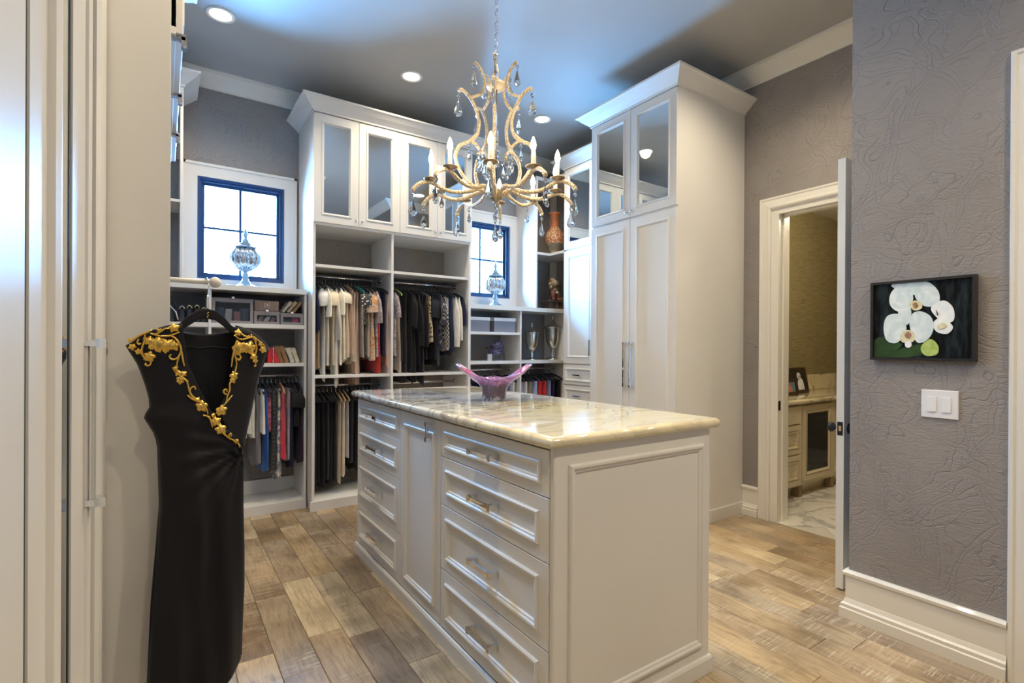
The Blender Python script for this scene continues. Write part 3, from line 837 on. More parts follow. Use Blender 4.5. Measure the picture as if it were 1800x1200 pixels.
pattern('orange_floral', 'floral', [(0.45, 0.13, 0.03), (0.60, 0.30, 0.10), (0.65, 0.55, 0.45), (0.30, 0.10, 0.12)], 60.0)
pattern('mauve_floral', 'floral', [(0.30, 0.24, 0.30), (0.60, 0.52, 0.50), (0.20, 0.16, 0.22), (0.55, 0.40, 0.15)], 75.0)
pattern('taupe_print', 'floral', [(0.12, 0.10, 0.09), (0.38, 0.33, 0.28), (0.22, 0.18, 0.16)], 110.0)
pattern('navy_print', 'floral', [(0.012, 0.016, 0.05), (0.02, 0.02, 0.06), (0.55, 0.54, 0.55)], 45.0)
pattern('check', 'check', [(0.02, 0.02, 0.03), (0.48, 0.44, 0.36)], 46.0)
pattern('dark_stripe', 'stripes', [(0.02, 0.02, 0.022), (0.07, 0.065, 0.07)], 180.0)
pattern('watercolour', 'floral', [(0.70, 0.62, 0.45), (0.68, 0.66, 0.60), (0.05, 0.07, 0.20), (0.60, 0.42, 0.10)], 50.0)
pattern('pink_floral', 'floral', [(0.02, 0.02, 0.02), (0.6, 0.1, 0.2), (0.5, 0.45, 0.4)], 60.0)
M_wood_hanger = paint('hanger_wood', (0.50, 0.33, 0.17), 0.4, 0.12)
M_velvet = fabric('hanger_velvet', (0.012, 0.012, 0.018), 0.95, 0.6)
M_lime = paint('hanger_lime', (0.45, 0.62, 0.08), 0.4)
M_teal = paint('hanger_teal', (0.02, 0.42, 0.30), 0.4)

def hanger_meshes():
    out = {}
    # hook (its own sub-part), arms along local Y, centred under the rod
    mb = MB()
    pts = [(0, 0.020 * sin(a), 0.0 + 0.020 * cos(a)) for a in [radians(d) for d in range(-95, 131, 25)]]
    pts += [(0, 0.006, -0.030), (0, 0.0, -0.045), (0, 0.0, -0.068)]
    mb.tube(pts, 0.0018, 5); me = mb.mesh('hook'); me.materials.append(M_chrome); out['hook'] = me
    for nm, w, sl, th in (('wide', 0.205, 0.065, 0.006), ('bar', 0.19, 0.055, 0.006)):
        for mname, mt in (('velvet', M_velvet), ('wood', M_wood_hanger), ('lime', M_lime), ('teal', M_teal)):
            mb = MB(); rows = []
            for k in range(9):
                y = -w + 2 * w * k / 8
                z = -0.068 - sl * (abs(y) / w) ** 1.5
                rows.append([(-th, y, z - 0.011), (th, y, z - 0.011), (th, y, z + 0.007), (-th, y, z + 0.007)])
            mb.grid(rows, close_u=True); mb.cap(rows[0], flip=True); mb.cap(rows[-1])
            if nm == 'bar': mb.box(-0.004, 0.004, -w + 0.01, w - 0.01, -0.068 - sl - 0.016, -0.068 - sl - 0.006)
            me = mb.mesh('hanger'); me.materials.append(mt); out[nm + mname] = me
    return out
HM = hanger_meshes()

def garment_mesh(L=0.75, w=0.40, th=0.045, slope=0.075, top=0.066, flare=1.0, fold=0.010, nf=4, sleeve=0.0, sw=0.066, hem=0.02, seed=0, tail=0.0, sflare=1.0, lean=0.0):
    r = random.Random(seed); mb = MB(); mb.smooth = True
    n, m = 28, 13
    sleeve *= 0.6 + 0.95 * r.random()
    ph = r.random() * 6.28; ph2 = r.random() * 6.28
    rows = []
    for i in range(m + 1):
        t = i / m
        a = w / 2 * (1 + (flare - 1) * t) * (1 - 0.03 * sin(pi * min(1, t * 1.6)) * (1 if slope > 0.02 else 0))
        b = (0.010 + (th / 2 - 0.010) * min(1, t * 3.2)) * (1 + 0.25 * t * (flare - 0.6))
        row = []
        for j in range(n):
            q = 2 * pi * j / n
            cy = cos(q); sx = sin(q)
            y = a * (abs(cy) ** 0.75) * (1 if cy >= 0 else -1)
            x = b * (abs(sx) ** 0.8) * (1 if sx >= 0 else -1)
            f = fold * min(1, t * 1.5) * sin(nf * y / w * 6.28 + ph + (0.6 if sx > 0 else 0)) + 0.5 * fold * t * sin(nf * 2.3 * y / w * 6.28 + ph2)
            y += fold * 0.8 * t * sin(5 * t + ph2) * (abs(cy) > 0.8)
            x += f + lean * t
            u = min(1, abs(y) / (w / 2))
            z0 = -top - slope * u ** 1.4
            zb = -L + hem * sin(3 * y / w * 3 + ph2) - tail * max(0, -y / (w / 2)) ** 2
            row.append((x, y, z0 + (zb - z0) * t))
        rows.append(row)
    mb.grid(rows, close_u=True); mb.cap(rows[-1]); mb.cap(rows[0], flip=True)
    if sleeve > 0:
        for s in (-1, 1):
            y0 = s * (w / 2 - 0.03); z0 = -top - slope + 0.012
            k = 7; cs = []; rad = []
            for i in range(k):
                t = i / (k - 1)
                cs.append((0.006 * sin(3 * t + ph) + lean * t * 0.5, y0 + s * (0.028 + 0.03 * sin(pi * t * 0.55)) * min(1, t * 3), z0 - sleeve * t))
                rad.append((sw * (0.55 + 0.55 * min(1, t * 2.5)) * (1 + (sflare - 1) * t)) * 0.85)
            mb.tube(cs, rad, 10, flat=(0.21, 1.0))
    return mb.mesh('garment')
ORD = ['first', 'second', 'third', 'fourth', 'fifth', 'sixth', 'seventh', 'eighth', 'ninth', 'tenth', 'eleventh', 'twelfth', 'thirteenth', 'fourteenth', 'fifteenth', 'sixteenth', 'seventeenth', 'eighteenth', 'nineteenth', 'twentieth', 'twenty-first', 'twenty-second']
NG = [0]
def hang(items, x0, x1, y, z, where, group, cat='clothes', first=0):
    n = len(items)
    for i, it in enumerate(items):
        NG[0] += 1
        name, desc, mat, kw = it[0], it[1], it[2], dict(it[3])
        hg = kw.pop('hanger', 'widevelvet'); rot = kw.pop('rot', None)
        rr = random.Random(NG[0] * 13 + 5)
        me = garment_mesh(seed=NG[0], **kw)
        bm = bmesh.new(); bm.from_mesh(me); bmesh.ops.recalc_face_normals(bm, faces=bm.faces); bm.to_mesh(me); bm.free()
        me.materials.append(F[mat])
        o = bpy.data.objects.new(name, me); COL.objects.link(o)
        x = x0 + (x1 - x0) * (i + 0.5) / n
        o.location = (x, y, z); o.rotation_euler = (0, 0, rot if rot is not None else (rr.random() - 0.5) * 0.14 + 0.05)
        tag(o, '%s, %s from left on the %s' % (desc, ORD[i + first], where), cat, group)
        h = bpy.data.objects.new('hanger', HM[hg]); COL.objects.link(h); h.parent = o
        k = bpy.data.objects.new('hook', HM['hook']); COL.objects.link(k); k.parent = h

S_ = lambda **k: k
shirt = dict(w=0.40, sleeve=0.22, th=0.055)
def T_(L, **k): d = dict(L=L, w=0.42, th=0.034, sleeve=0.18, fold=0.008, flare=1.12); d.update(k); return d
def N_(L, **k): d = dict(L=L, w=0.40, th=0.034, sleeve=0.0, fold=0.008, flare=1.08); d.update(k); return d
def SK(L, **k): d = dict(L=L, w=0.34, th=0.036, slope=0.005, top=0.10, fold=0.009); d.update(k); return d
def PT(L, **k): d = dict(L=L, w=0.30, th=0.034, slope=0.004, top=0.135, fold=0.005, flare=0.96, hanger='barvelvet'); d.update(k); return d
# upper left rod of the wardrobe
hang([
 ('jacket', 'navy jacket with tan lining', 'navy', T_(0.52, sleeve=0.5, th=0.05)),
 ('trousers', 'tan trousers', 'tan', PT(0.83, w=0.36)),
 ('blouse', 'white blouse with long tail', 'white', T_(0.82, tail=0.10, flare=1.06)),
 ('blouse', 'ivory blouse with flutter sleeve', 'ivory', T_(0.78, sleeve=0.30, sw=0.07, sflare=1.5, flare=1.05)),
 ('blouse', 'plain ivory blouse', 'cream', T_(0.80, flare=1.08, sleeve=0.12)),
 ('blouse', 'ivory blouse with long pointed tail', 'ivory', T_(0.84, tail=0.12, sleeve=0.33, flare=1.1)),
 ('blouse', 'ivory blouse with wide short sleeve', 'ivory', T_(0.78, sleeve=0.25, sw=0.075, sflare=1.5)),
 ('blouse', 'ivory blouse with short sleeve', 'cream', T_(0.76, sleeve=0.14)),
 ('top', 'cream sleeveless top', 'cream', N_(0.74, flare=1.05)),
 ('blouse', 'blush tan blouse', 'blush', N_(0.68, hanger='widewood')),
 ('cardigan', 'cream long cardigan', 'cream', N_(0.78, fold=0.014)),
 ('dress', 'blush pink long dress', 'blush', N_(0.985, w=0.34, flare=0.9, fold=0.014)),
 ('blouse', 'taupe printed blouse', 'taupe_print', N_(0.72, hanger='wideteal')),
 ('blouse', 'black and white spotted top', 'spotted', T_(0.42, sleeve=0.2)),
 ('tunic', 'taupe plain tunic', 'taupe', N_(0.72, flare=1.1)),
 ('dress', 'orange floral dress', 'orange_floral', T_(0.74, flare=1.15, sleeve=0.2, sw=0.07)),
 ('blouse', 'mauve floral blouse', 'mauve_floral', T_(0.74, flare=1.1, sleeve=0.26, sw=0.075)),
 ('dress', 'bright red dress', 'red', N_(0.86, flare=1.15, w=0.38)),
 ('dress', 'navy sleeveless dress', 'navy', N_(0.70, hanger='widevelvet')),
 ('tunic', 'blush tan draped tunic', 'blush', N_(0.76, flare=1.12, tail=0.05)),
], 1.070, 1.735, 4.825, 2.030, 'upper left wardrobe rod', 'clothes on the upper left wardrobe rod')
hang([
 ('blouse', 'mauve printed tunic', 'mauve_floral', T_(0.70, sleeve=0.3)),
 ('cardigan', 'taupe draped cardigan', 'taupe', N_(0.80, flare=1.15, tail=0.08)),
 ('top', 'black top on a lime green hanger', 'black', N_(0.78, hanger='widelime')),
 ('dress', 'charcoal long dress', 'charcoal', N_(0.96, flare=0.95)),
 ('tunic', 'black tunic with long tail', 'black', T_(0.86, tail=0.10, sleeve=0.32)),
 ('tunic', 'black pointed tunic', 'black', T_(0.92, tail=0.05, sleeve=0.25, sw=0.065)),
 ('blouse', 'black blouse with wide sleeve', 'black', T_(0.82, sleeve=0.40, sw=0.07)),
 ('dress', 'black draped dress', 'charcoal', N_(0.92, flare=1.1, tail=0.06)),
 ('jacket', 'black jacket', 'black', T_(0.76, sleeve=0.45)),
 ('jacket', 'jacket with leopard print sleeve', 'leopard', N_(0.60, w=0.44, th=0.05)),
 ('blouse', 'black satin blouse', 'black', T_(0.74, sleeve=0.35)),
 ('dress', 'black pleated dress', 'charcoal', N_(0.80, fold=0.016, nf=7)),
 ('blouse', 'navy and white printed blouse', 'navy_print', T_(0.64, sleeve=0.25)),
 ('jacket', 'black and cream checked jacket', 'check', T_(0.56, sleeve=0.46, sw=0.06)),
 ('blouse', 'white long blouse', 'white', N_(0.66)),
 ('trousers', 'dark denim jeans', 'denim', N_(0.70, w=0.40, th=0.07, slope=0.05)),
 ('cardigan', 'white cardigan', 'white', T_(0.52, sleeve=0.40)),
 ('cardigan', 'cream cardigan', 'ivory', T_(0.46, sleeve=0.36)),
 ('jacket', 'navy short jacket', 'navy', T_(0.42, sleeve=0.36)),
], 1.765, 2.540, 4.825, 2.030, 'upper right wardrobe rod', 'clothes on the upper right wardrobe rod')
bl = [('trousers', 'black trousers', 'black', PT(0.86)), ('trousers', 'black velvet trousers', 'black', PT(0.84)), ('trousers', 'black long trousers', 'black', PT(0.88)), ('trousers', 'charcoal trousers', 'charcoal', PT(0.83)), ('trousers', 'black wide trousers', 'black', PT(0.87)), ('trousers', 'black straight trousers', 'black', PT(0.85))]
hang(bl + [('trousers', 'beige wide trousers on wooden hanger', 'beige', PT(0.865, hanger='barwood', w=0.34)), ('trousers', 'cream trousers on wooden hanger', 'cream', PT(0.80, hanger='barwood', w=0.34)), ('trousers', 'silver grey trousers on wooden hanger', 'silver', PT(0.66, hanger='barwood')),
 ('trousers', 'charcoal wide trousers', 'charcoal', PT(0.70)), ('trousers', 'black cropped trousers', 'black', PT(0.78, w=0.36)), ('trousers', 'dark grey trousers', 'charcoal', PT(0.68)), ('trousers', 'sheer grey trousers', 'grey', PT(0.66)), ('trousers', 'black sheer skirt', 'black', PT(0.74, w=0.36)),
 ('trousers', 'black leggings', 'black', PT(0.72)), ('trousers', 'charcoal leggings', 'charcoal', PT(0.72)), ('skirt', 'black pencil skirt', 'black', PT(0.6)), ('skirt', 'plum skirt', 'plum', PT(0.6))],
 1.070, 1.735, 4.825, 1.045, 'lower left wardrobe rod', 'trousers on the lower left wardrobe rod')
hang([
 ('skirt', 'black skirt', 'black', SK(0.55)), ('skirt', 'grey wool skirt', 'grey', SK(0.60)), ('skirt', 'coral skirt', 'coral', SK(0.5)), ('skirt', 'black wool skirt', 'black', SK(0.50)), ('skirt', 'navy skirt', 'navy', SK(0.49)), 
 ('skirt', 'white pleated skirt', 'white', SK(0.50, fold=0.014, w=0.38)), ('skirt', 'white skirt with soft folds', 'white', SK(0.49, w=0.38)), ('skirt', 'cream short skirt', 'ivory', SK(0.48, w=0.37)), ('skirt', 'white short linen skirt', 'white', SK(0.49, w=0.38)), ('skirt', 'grey long skirt', 'grey', SK(0.74, w=0.33)),
 ('skirt', 'white cotton skirt', 'white', SK(0.48, w=0.38)),
 ('skirt', 'bright blue skirt', 'blue', SK(0.79, w=0.27)), ('skirt', 'pink floral skirt', 'pink_floral', SK(0.45, w=0.30)), ('skirt', 'black striped skirt', 'dark_stripe', SK(0.80, w=0.34)), ('skirt', 'watercolour print skirt', 'watercolour', SK(0.87, w=0.36)),
 ('dress', 'coral pink dress', 'coral', N_(0.68, flare=1.15, hanger='widewood', w=0.38, slope=0.10, th=0.04)), ('skirt', 'silver white skirt', 'silver', SK(0.72, flare=0.95)), ('skirt', 'navy skirt', 'navy', SK(0.78)),
 ('top', 'black short sleeved top', 'black', T_(0.42, sleeve=0.14)), ('dress', 'dark plum dress', 'plum', N_(0.74, w=0.36)),
], 0.315, 1.000, 4.885, 1.140, 'rod beside the black dress', 'skirts on the rod of the shelf unit beside the dress')
hang([('skirt', 'bright blue folded trousers', 'blue', PT(0.40)), ('trousers', 'navy folded trousers', 'navy', PT(0.40)), ('trousers', 'grey folded trousers', 'grey', PT(0.42)), ('trousers', 'black folded trousers', 'black', PT(0.44)), ('trousers', 'orange folded trousers', 'orange', PT(0.42)), ('trousers', 'royal blue folded trousers', 'blue', PT(0.43)), ('trousers', 'white folded trousers', 'white', PT(0.46))],
 2.66, 3.290, 4.895, 1.150, 'rod behind the glass bowl', 'trousers on the rod behind the glass bowl')
hang([('trousers', 'grey linen trousers', 'silver', PT(0.52, th=0.06)), ('trousers', 'white folded trousers', 'white', PT(0.5)), ('trousers', 'khaki trousers', 'khaki', PT(0.52, th=0.07)), ('trousers', 'pale blue jeans', 'skyblue', PT(0.54, th=0.06)), ('trousers', 'coral red trousers', 'red', PT(0.54, th=0.07)), ('trousers', 'red trousers', 'red', PT(0.53, th=0.05)), ('trousers', 'lilac trousers', 'lilac', PT(0.54)), ('trousers', 'navy trousers', 'navy', PT(0.55, th=0.06)), ('trousers', 'black trousers', 'black', PT(0.55, th=0.06))],
 3.325, 3.93, 4.895, 1.150, 'rod below the silver urns', 'trousers on the rod below the silver urns')
# ================================================================== CHANDELIER
CHX, CHY = 1.53, 2.43
M_bead = paint('beaded_cream', (0.66, 0.54, 0.37), 0.35, 0.15, 0)
def beadmat():
    t = NT('cream_beads'); c = t.coord()
    v = t.n('ShaderNodeTexVoronoi', feature='F1', Scale=150.0); t.l(c, v.inputs['Vector'])
    t.l(t.ramp(v.outputs['Distance'], [(0.0, (0.80, 0.70, 0.52)), (0.5, (0.60, 0.46, 0.28)), (0.9, (0.38, 0.26, 0.13))]), t.b.inputs['Base Color'])
    inv = t.math('SUBTRACT', 1.0, v.outputs['Distance']); t.bump(inv, 0.8, 0.006); t.set(Roughness=0.3, Coat_Weight=0.3); return t.m
M_beads = beadmat()
M_antique = metal('antique_bronze', (0.34, 0.26, 0.17), 0.4)
M_candle = paint('candle_sleeve', (0.70, 0.62, 0.46), 0.5, 0.08)
M_bulb = emit('candle_bulb', (1.0, 0.84, 0.58), 60.0)
ch = thing('chandelier', (CHX, CHY, 2.23), 'cream beaded crystal chandelier with candle bulbs above the island', 'chandelier')
def drop_mesh(L=0.085, w=0.021, bead=True):
    mb = MB(); n = 8
    prof = [(0.0008, 0), (w * 0.28, -L * 0.16), (w * 0.62, -L * 0.42), (w, -L * 0.70), (w * 0.86, -L * 0.86), (w * 0.42, -L * 0.97), (0.0008, -L)]
    off = -0.034 if bead else -0.004
    rows = [[(r * cos(2 * pi * j / n), 0.62 * r * sin(2 * pi * j / n), z + off) for j in range(n)] for r, z in prof]
    mb.grid(rows, close_u=True)
    if bead:
        rows = [[(r * cos(2 * pi * j / 6), r * sin(2 * pi * j / 6), z) for j in range(6)] for r, z in ((0.0005, 0), (0.010, -0.012), (0.010, -0.018), (0.0005, -0.032))]
        mb.grid(rows, close_u=True)
    me = mb.mesh('crystal_drop')
    bm = bmesh.new(); bm.from_mesh(me); bmesh.ops.remove_doubles(bm, verts=bm.verts, dist=1e-6); bmesh.ops.recalc_face_normals(bm, faces=bm.faces); bm.to_mesh(me); bm.free()
    me.materials.append(M_crystal); return me
DM = drop_mesh(0.092, 0.0245); DMS = drop_mesh(0.062, 0.016); DML = drop_mesh(0.10, 0.022)
def drop(parent, r, z, ang, me=DM):
    o = bpy.data.objects.new('crystal_drop', me); COL.objects.link(o); o.parent = parent
    o.location = (r * cos(ang), r * sin(ang), z - 2.23); o.rotation_euler = (0, 0, random.random() * 6.28)
    return o
def rz_curve(ctrl, ang, n=6): return [(CHX + p.x * cos(ang), CHY + p.x * sin(ang), p.y) for p in catmull([(a, b, 0) for a, b in ctrl], n)]
toward = atan2(-CHY, -CHX)
for k in range(10):
    a = toward + radians(-4) + k * 2 * pi / 10
    arm = MB().tube(rz_curve([(0.030, 2.235), (0.060, 2.262), (0.095, 2.278), (0.157, 2.256), (0.230, 2.246), (0.290, 2.258), (0.357, 2.288), (0.405, 2.282), (0.440, 2.258), (0.455, 2.240)], a), 0.0112, 8)
    tipx, tipy = CHX + 0.455 * cos(a), CHY + 0.455 * sin(a)
    arm.ball((tipx, tipy, 2.238), 0.013, 8, 6)
    ao = arm.build('arm', M_beads, ch)
    cx, cy = CHX + 0.357 * cos(a), CHY + 0.357 * sin(a)
    MB().lathe([(0.006, 2.286), (0.012, 2.294), (0.036, 2.300), (0.0415, 2.307), (0.040, 2.309), (0.016, 2.305), (0.001, 2.305)], 18, (cx, cy, 0), caps=False).build('bobeche', M_antique, ao)
    MB().lathe([(0.0115, 2.305), (0.0110, 2.385), (0.008, 2.390), (0.001, 2.391)], 12, (cx, cy, 0), caps=False).build('candle', M_candle, ao)
    MB().lathe([(0.008, 2.389), (0.0135, 2.403), (0.0145, 2.416), (0.010, 2.436), (0.004, 2.452), (0.0005, 2.458)], 12, (cx, cy, 0), caps=False).build('bulb', M_bulb, ao)
    drop(ao, 0.455, 2.224, a)
    if k % 2 == 0: drop(ao, 0.300, 2.250, a, DMS)
    l = light('bulb_light', 'POINT', (cx - CHX, cy - CHY, 2.418 - 2.23), BULB_W, WARM, 0.02); l.parent = ch
for k in range(5):
    a = toward + radians(-4) + k * 2 * pi / 5
    mb = MB()
    mb.tube(rz_curve([(0.124, 2.972), (0.100, 2.955), (0.072, 2.905), (0.066, 2.855), (0.085, 2.805), (0.150, 2.772)], a), 0.0085, 8)
    mb.tube(rz_curve([(0.208, 2.798), (0.195, 2.812), (0.150, 2.776), (0.112, 2.710), (0.094, 2.640), (0.108, 2.570), (0.150, 2.530)], a), 0.0094, 8)
    mb.tube(rz_curve([(0.108, 2.575), (0.150, 2.534), (0.205, 2.500), (0.226, 2.440), (0.205, 2.375), (0.158, 2.312), (0.085, 2.272), (0.032, 2.232)], a), 0.0102, 8)
    mb.tube(rz_curve([(0.150, 2.534), (0.115, 2.522), (0.090, 2.490), (0.092, 2.468), (0.106, 2.470)], a), 0.0085, 8)
    ro = mb.build('rib', M_beads, ch)
    drop(ro, 0.126, 2.960, a, DM); drop(ro, 0.212, 2.786, a, DM); drop(ro, 0.100, 2.455, a, DMS); drop(ro, 0.150, 2.52, a, DMS)
    for s in (-0.2, 0.2): drop(ro, 0.092, 2.47, a + s, DMS)
# top collar, centre stem, bottom cup, finial, chain
MB().lathe([(0.020, 2.835), (0.052, 2.845), (0.055, 2.865), (0.045, 2.878), (0.020, 2.885), (0.012, 2.92), (0.016, 2.95), (0.006, 2.97)], 20, (CHX, CHY, 0)).build('top_collar', M_bead, ch)
MB().lathe([(0.007, 2.26), (0.007, 2.50), (0.016, 2.52), (0.020, 2.56), (0.014, 2.60), (0.007, 2.62), (0.007, 2.84)], 12, (CHX, CHY, 0)).build('stem', M_crystal, ch)
MB().lathe([(0.004, 2.205), (0.014, 2.215), (0.036, 2.236), (0.040, 2.242), (0.022, 2.246), (0.022, 2.285), (0.010, 2.292)], 20, (CHX, CHY, 0)).build('bottom_cup', M_antique, ch)
for zt, me in ((2.205, DMS), (2.12, DML)):
    o = bpy.data.objects.new('crystal_drop', me); COL.objects.link(o); o.parent = ch; o.location = (0, 0, zt - 2.23)
def link_mesh():
    mb = MB(); pts = [(0.009 * cos(2 * pi * k / 12), 0, 0.018 * sin(2 * pi * k / 12)) for k in range(12)]
    mb.tube(pts + [pts[0]], 0.0022, 6, caps=False); me = mb.mesh('chain_link'); me.materials.append(M_nickel); return me
LM = link_mesh()
z = 2.985; k = 0
while z < CEIL - 0.03:
    o = bpy.data.objects.new('chain_link', LM); COL.objects.link(o); o.parent = ch; o.location = (0, 0, z - 2.23); o.rotation_euler = (0, 0, (k % 2) * pi / 2 + 0.3); z += 0.031; k += 1
MB().lathe([(0.012, CEIL - 0.045), (0.03, CEIL - 0.04), (0.06, CEIL - 0.01), (0.062, CEIL - 0.0005)], 20, (CHX, CHY, 0)).build('ceiling_canopy', M_bead, ch)

# ================================================================== ORNAMENTS
def mercury():
    t = NT('mercury_glass'); c = t.coord()
    n = t.n('ShaderNodeTexNoise', Scale=60.0, Detail=4.0); t.l(c, n.inputs[0])
    t.l(t.ramp(n.outputs[0], [(0.35, (0.22, 0.27, 0.32)), (0.5, (0.55, 0.60, 0.64)), (0.7, (0.80, 0.83, 0.84))]), t.b.inputs['Base Color'])
    t.set(Metallic=0.85, Roughness=0.14); return t.m
M_merc = mercury()
def lathe_thing(name, loc, label, cat, parts, group=None, n=32):
    t = thing(name, loc, label, cat, group)
    for nm, prof, mt, kw in parts:
        MB().lathe([(max(r, 0.0006), z) for r, z in prof], n, (0, 0, 0), caps=False, **kw).build(nm, mt, t, local=True)
    return t
def clear_merc():
    t = NT('blown_glass'); t.set(Base_Color=(0.42, 0.58, 0.70, 1), Roughness=0.06, Transmission_Weight=0.35, IOR=1.4, Metallic=0.55)
    return t.m
M_blown = clear_merc()
def sill_jar(loc, label, k=1.0):
    S = lambda P_: [(r * k, z * k) for r, z in P_]
    return lathe_thing('lidded_glass_jar', loc, label, 'jar', [
        ('foot', S([(0.0, 0.0), (0.105, 0.0), (0.106, 0.006), (0.080, 0.018), (0.045, 0.036), (0.026, 0.062), (0.023, 0.090), (0.028, 0.110), (0.018, 0.128), (0.022, 0.140)]), M_blown, {}),
        ('bowl', S([(0.022, 0.138), (0.050, 0.150), (0.092, 0.180), (0.118, 0.220), (0.124, 0.250), (0.114, 0.290), (0.090, 0.322), (0.072, 0.336)]), M_merc, dict(rib=0.13, ribs=16)),
        ('lid', S([(0.072, 0.334), (0.090, 0.340), (0.091, 0.346), (0.066, 0.352), (0.050, 0.364), (0.046, 0.376), (0.030, 0.384), (0.024, 0.398), (0.030, 0.404), (0.014, 0.414), (0.012, 0.428), (0.020, 0.446), (0.014, 0.470), (0.006, 0.500), (0.0, 0.526)]), M_blown, {})], n=96)
sill_jar((0.570, 4.875, 1.890), 'ribbed mercury glass jar with pointed lid before the window beside the dress')
sill_jar((3.075, 4.875, 1.854), 'ribbed mercury glass jar with pointed lid before the chandelier-side window', 1.0)
M_urn = metal('antique_silver', (0.62, 0.60, 0.54), 0.16, 0.1)
def urn(loc, label, k):
    S = lambda P_: [(r * k, z * k) for r, z in P_]
    return lathe_thing('lidded_urn', loc, label, 'urn', [
        ('foot', S([(0, 0), (0.082, 0), (0.084, 0.008), (0.062, 0.018), (0.030, 0.030), (0.020, 0.050), (0.027, 0.064), (0.018, 0.080), (0.020, 0.100), (0.030, 0.110)]), M_urn, {}),
        ('body', S([(0.028, 0.110), (0.048, 0.136), (0.064, 0.176), (0.072, 0.220), (0.076, 0.270), (0.078, 0.312)]), M_urn, {}),
        ('lid', S([(0.078, 0.310), (0.094, 0.318), (0.094, 0.326), (0.068, 0.336), (0.048, 0.352), (0.024, 0.372), (0.012, 0.392), (0.009, 0.412), (0.014, 0.424), (0.010, 0.438), (0.0, 0.452)]), M_urn, {})])
urn((3.585, 4.87, 1.252), 'shorter silver lidded urn on the shelf, left of the taller one', 1.0)
urn((3.900, 4.87, 1.252), 'taller silver lidded urn on the shelf beside the drawer cabinet', 1.22)

def vase_mat():
    t = NT('painted_vase'); c = t.coord((1, 1, 1))
    sp = t.n('ShaderNodeSeparateXYZ'); t.l(c, sp.inputs[0])
    z = t.n('ShaderNodeMapRange'); z.inputs[1].default_value = 0.0; z.inputs[2].default_value = 0.53; t.l(sp.outputs[2], z.inputs[0])
    v = t.n('ShaderNodeTexVoronoi', feature='F1', Scale=15.0); t.l(c, v.inputs['Vector'])
    w = t.math('SINE', t.math('MULTIPLY', v.outputs['Distance'], 17.0))
    motif = t.ramp(w, [(0.0, (0.46, 0.13, 0.05)), (0.20, (0.42, 0.11, 0.05)), (0.30, (0.07, 0.07, 0.05)), (0.42, (0.58, 0.44, 0.20)), (0.7, (0.66, 0.56, 0.34)), (0.85, (0.34, 0.28, 0.14)), (0.95, (0.66, 0.56, 0.34))])
    neck = t.mix(t.ramp(w, [(0.45, (0, 0, 0)), (0.6, (0.7,) * 3)]), (0.52, 0.15, 0.045), (0.16, 0.13, 0.08))
    lower = t.mix(t.ramp(v.outputs['Distance'], [(0.2, (0, 0, 0)), (0.6, (0.6,) * 3)]), (0.27, 0.23, 0.15), (0.10, 0.09, 0.07))
    a = t.mix(t.ramp(z.outputs[0], [(0.255, (0, 0, 0)), (0.265, (1, 1, 1))]), lower, motif)
    b = t.mix(t.ramp(z.outputs[0], [(0.62, (0, 0, 0)), (0.64, (1, 1, 1))]), a, neck)
    t.l(b, t.b.inputs['Base Color']); t.set(Roughness=0.5); t.bump(w, 0.3, 0.003); return t.m
vz = lathe_thing('vase', (3.862, 4.80, 2.496), 'orange and tan painted vase on the upper corner shelf', 'vase', [('body', [(0, 0.0), (0.078, 0.0), (0.081, 0.012), (0.072, 0.030), (0.074, 0.056), (0.094, 0.100), (0.110, 0.140), (0.115, 0.190), (0.112, 0.235), (0.094, 0.280), (0.066, 0.315), (0.052, 0.345), (0.047, 0.375), (0.048, 0.420), (0.054, 0.462), (0.058, 0.480)], vase_mat(), {}),
    ('rim', [(0.056, 0.478), (0.070, 0.492), (0.073, 0.506), (0.067, 0.512), (0.056, 0.505), (0.046, 0.47), (0.04, 0.40)], paint('vase_rim', (0.50, 0.17, 0.06), 0.5, 0.2), {})], n=40)

# carved guardian lion on a pedestal
li = thing('lion_figurine', (3.850, 4.79, 1.854), 'carved red and brown seated lion figurine on pedestal in the corner', 'figurine')
M_carve = paint('carved_lacquer', (0.20, 0.07, 0.045), 0.45, 0.6, 0.3, scale=10); M_carve2 = paint('carved_tan', (0.30, 0.22, 0.13), 0.55, 0.5, 0.3, scale=10); M_ped = paint('pedestal_dark', (0.10, 0.07, 0.05), 0.5, 0.5, 0.3)
mb = MB(); mb.box(-0.115, 0.115, -0.075, 0.075, 0, 0.012)
for i in (-1, 0, 1):
    mb.box(i * 0.085 - 0.022, i * 0.085 + 0.022, -0.070, 0.070, 0.010, 0.085)
mb.box(-0.115, 0.115, -0.070, 0.070, 0.02, 0.03).box(-0.100, 0.100, -0.05, 0.05, 0.02, 0.09).box(-0.14, 0.14, -0.085, 0.085, 0.085, 0.102)
mb.build('pedestal', M_ped, li, local=True, bevel=0.003)
def blob(parent, name, items, mat):
    mb = MB()
    for (x, y, z, r, sz) in items: mb.ball((x, y, z), r, 12, 8, sz)
    return mb.build(name, mat, parent, local=True, fix=False)
blob(li, 'body', [(0.02, 0.01, 0.155, 0.062, 1.0), (-0.005, -0.01, 0.205, 0.055, 1.15), (0.065, 0.02, 0.135, 0.045, 0.9), (-0.045, -0.05, 0.118, 0.026, 0.7), (0.025, -0.06, 0.118, 0.026, 0.7), (0.085, -0.04, 0.12, 0.028, 0.75), (-0.04, -0.03, 0.165, 0.024, 2.0), (0.03, -0.045, 0.165, 0.024, 2.0), (0.095, 0.03, 0.15, 0.03, 1.2)], M_carve)
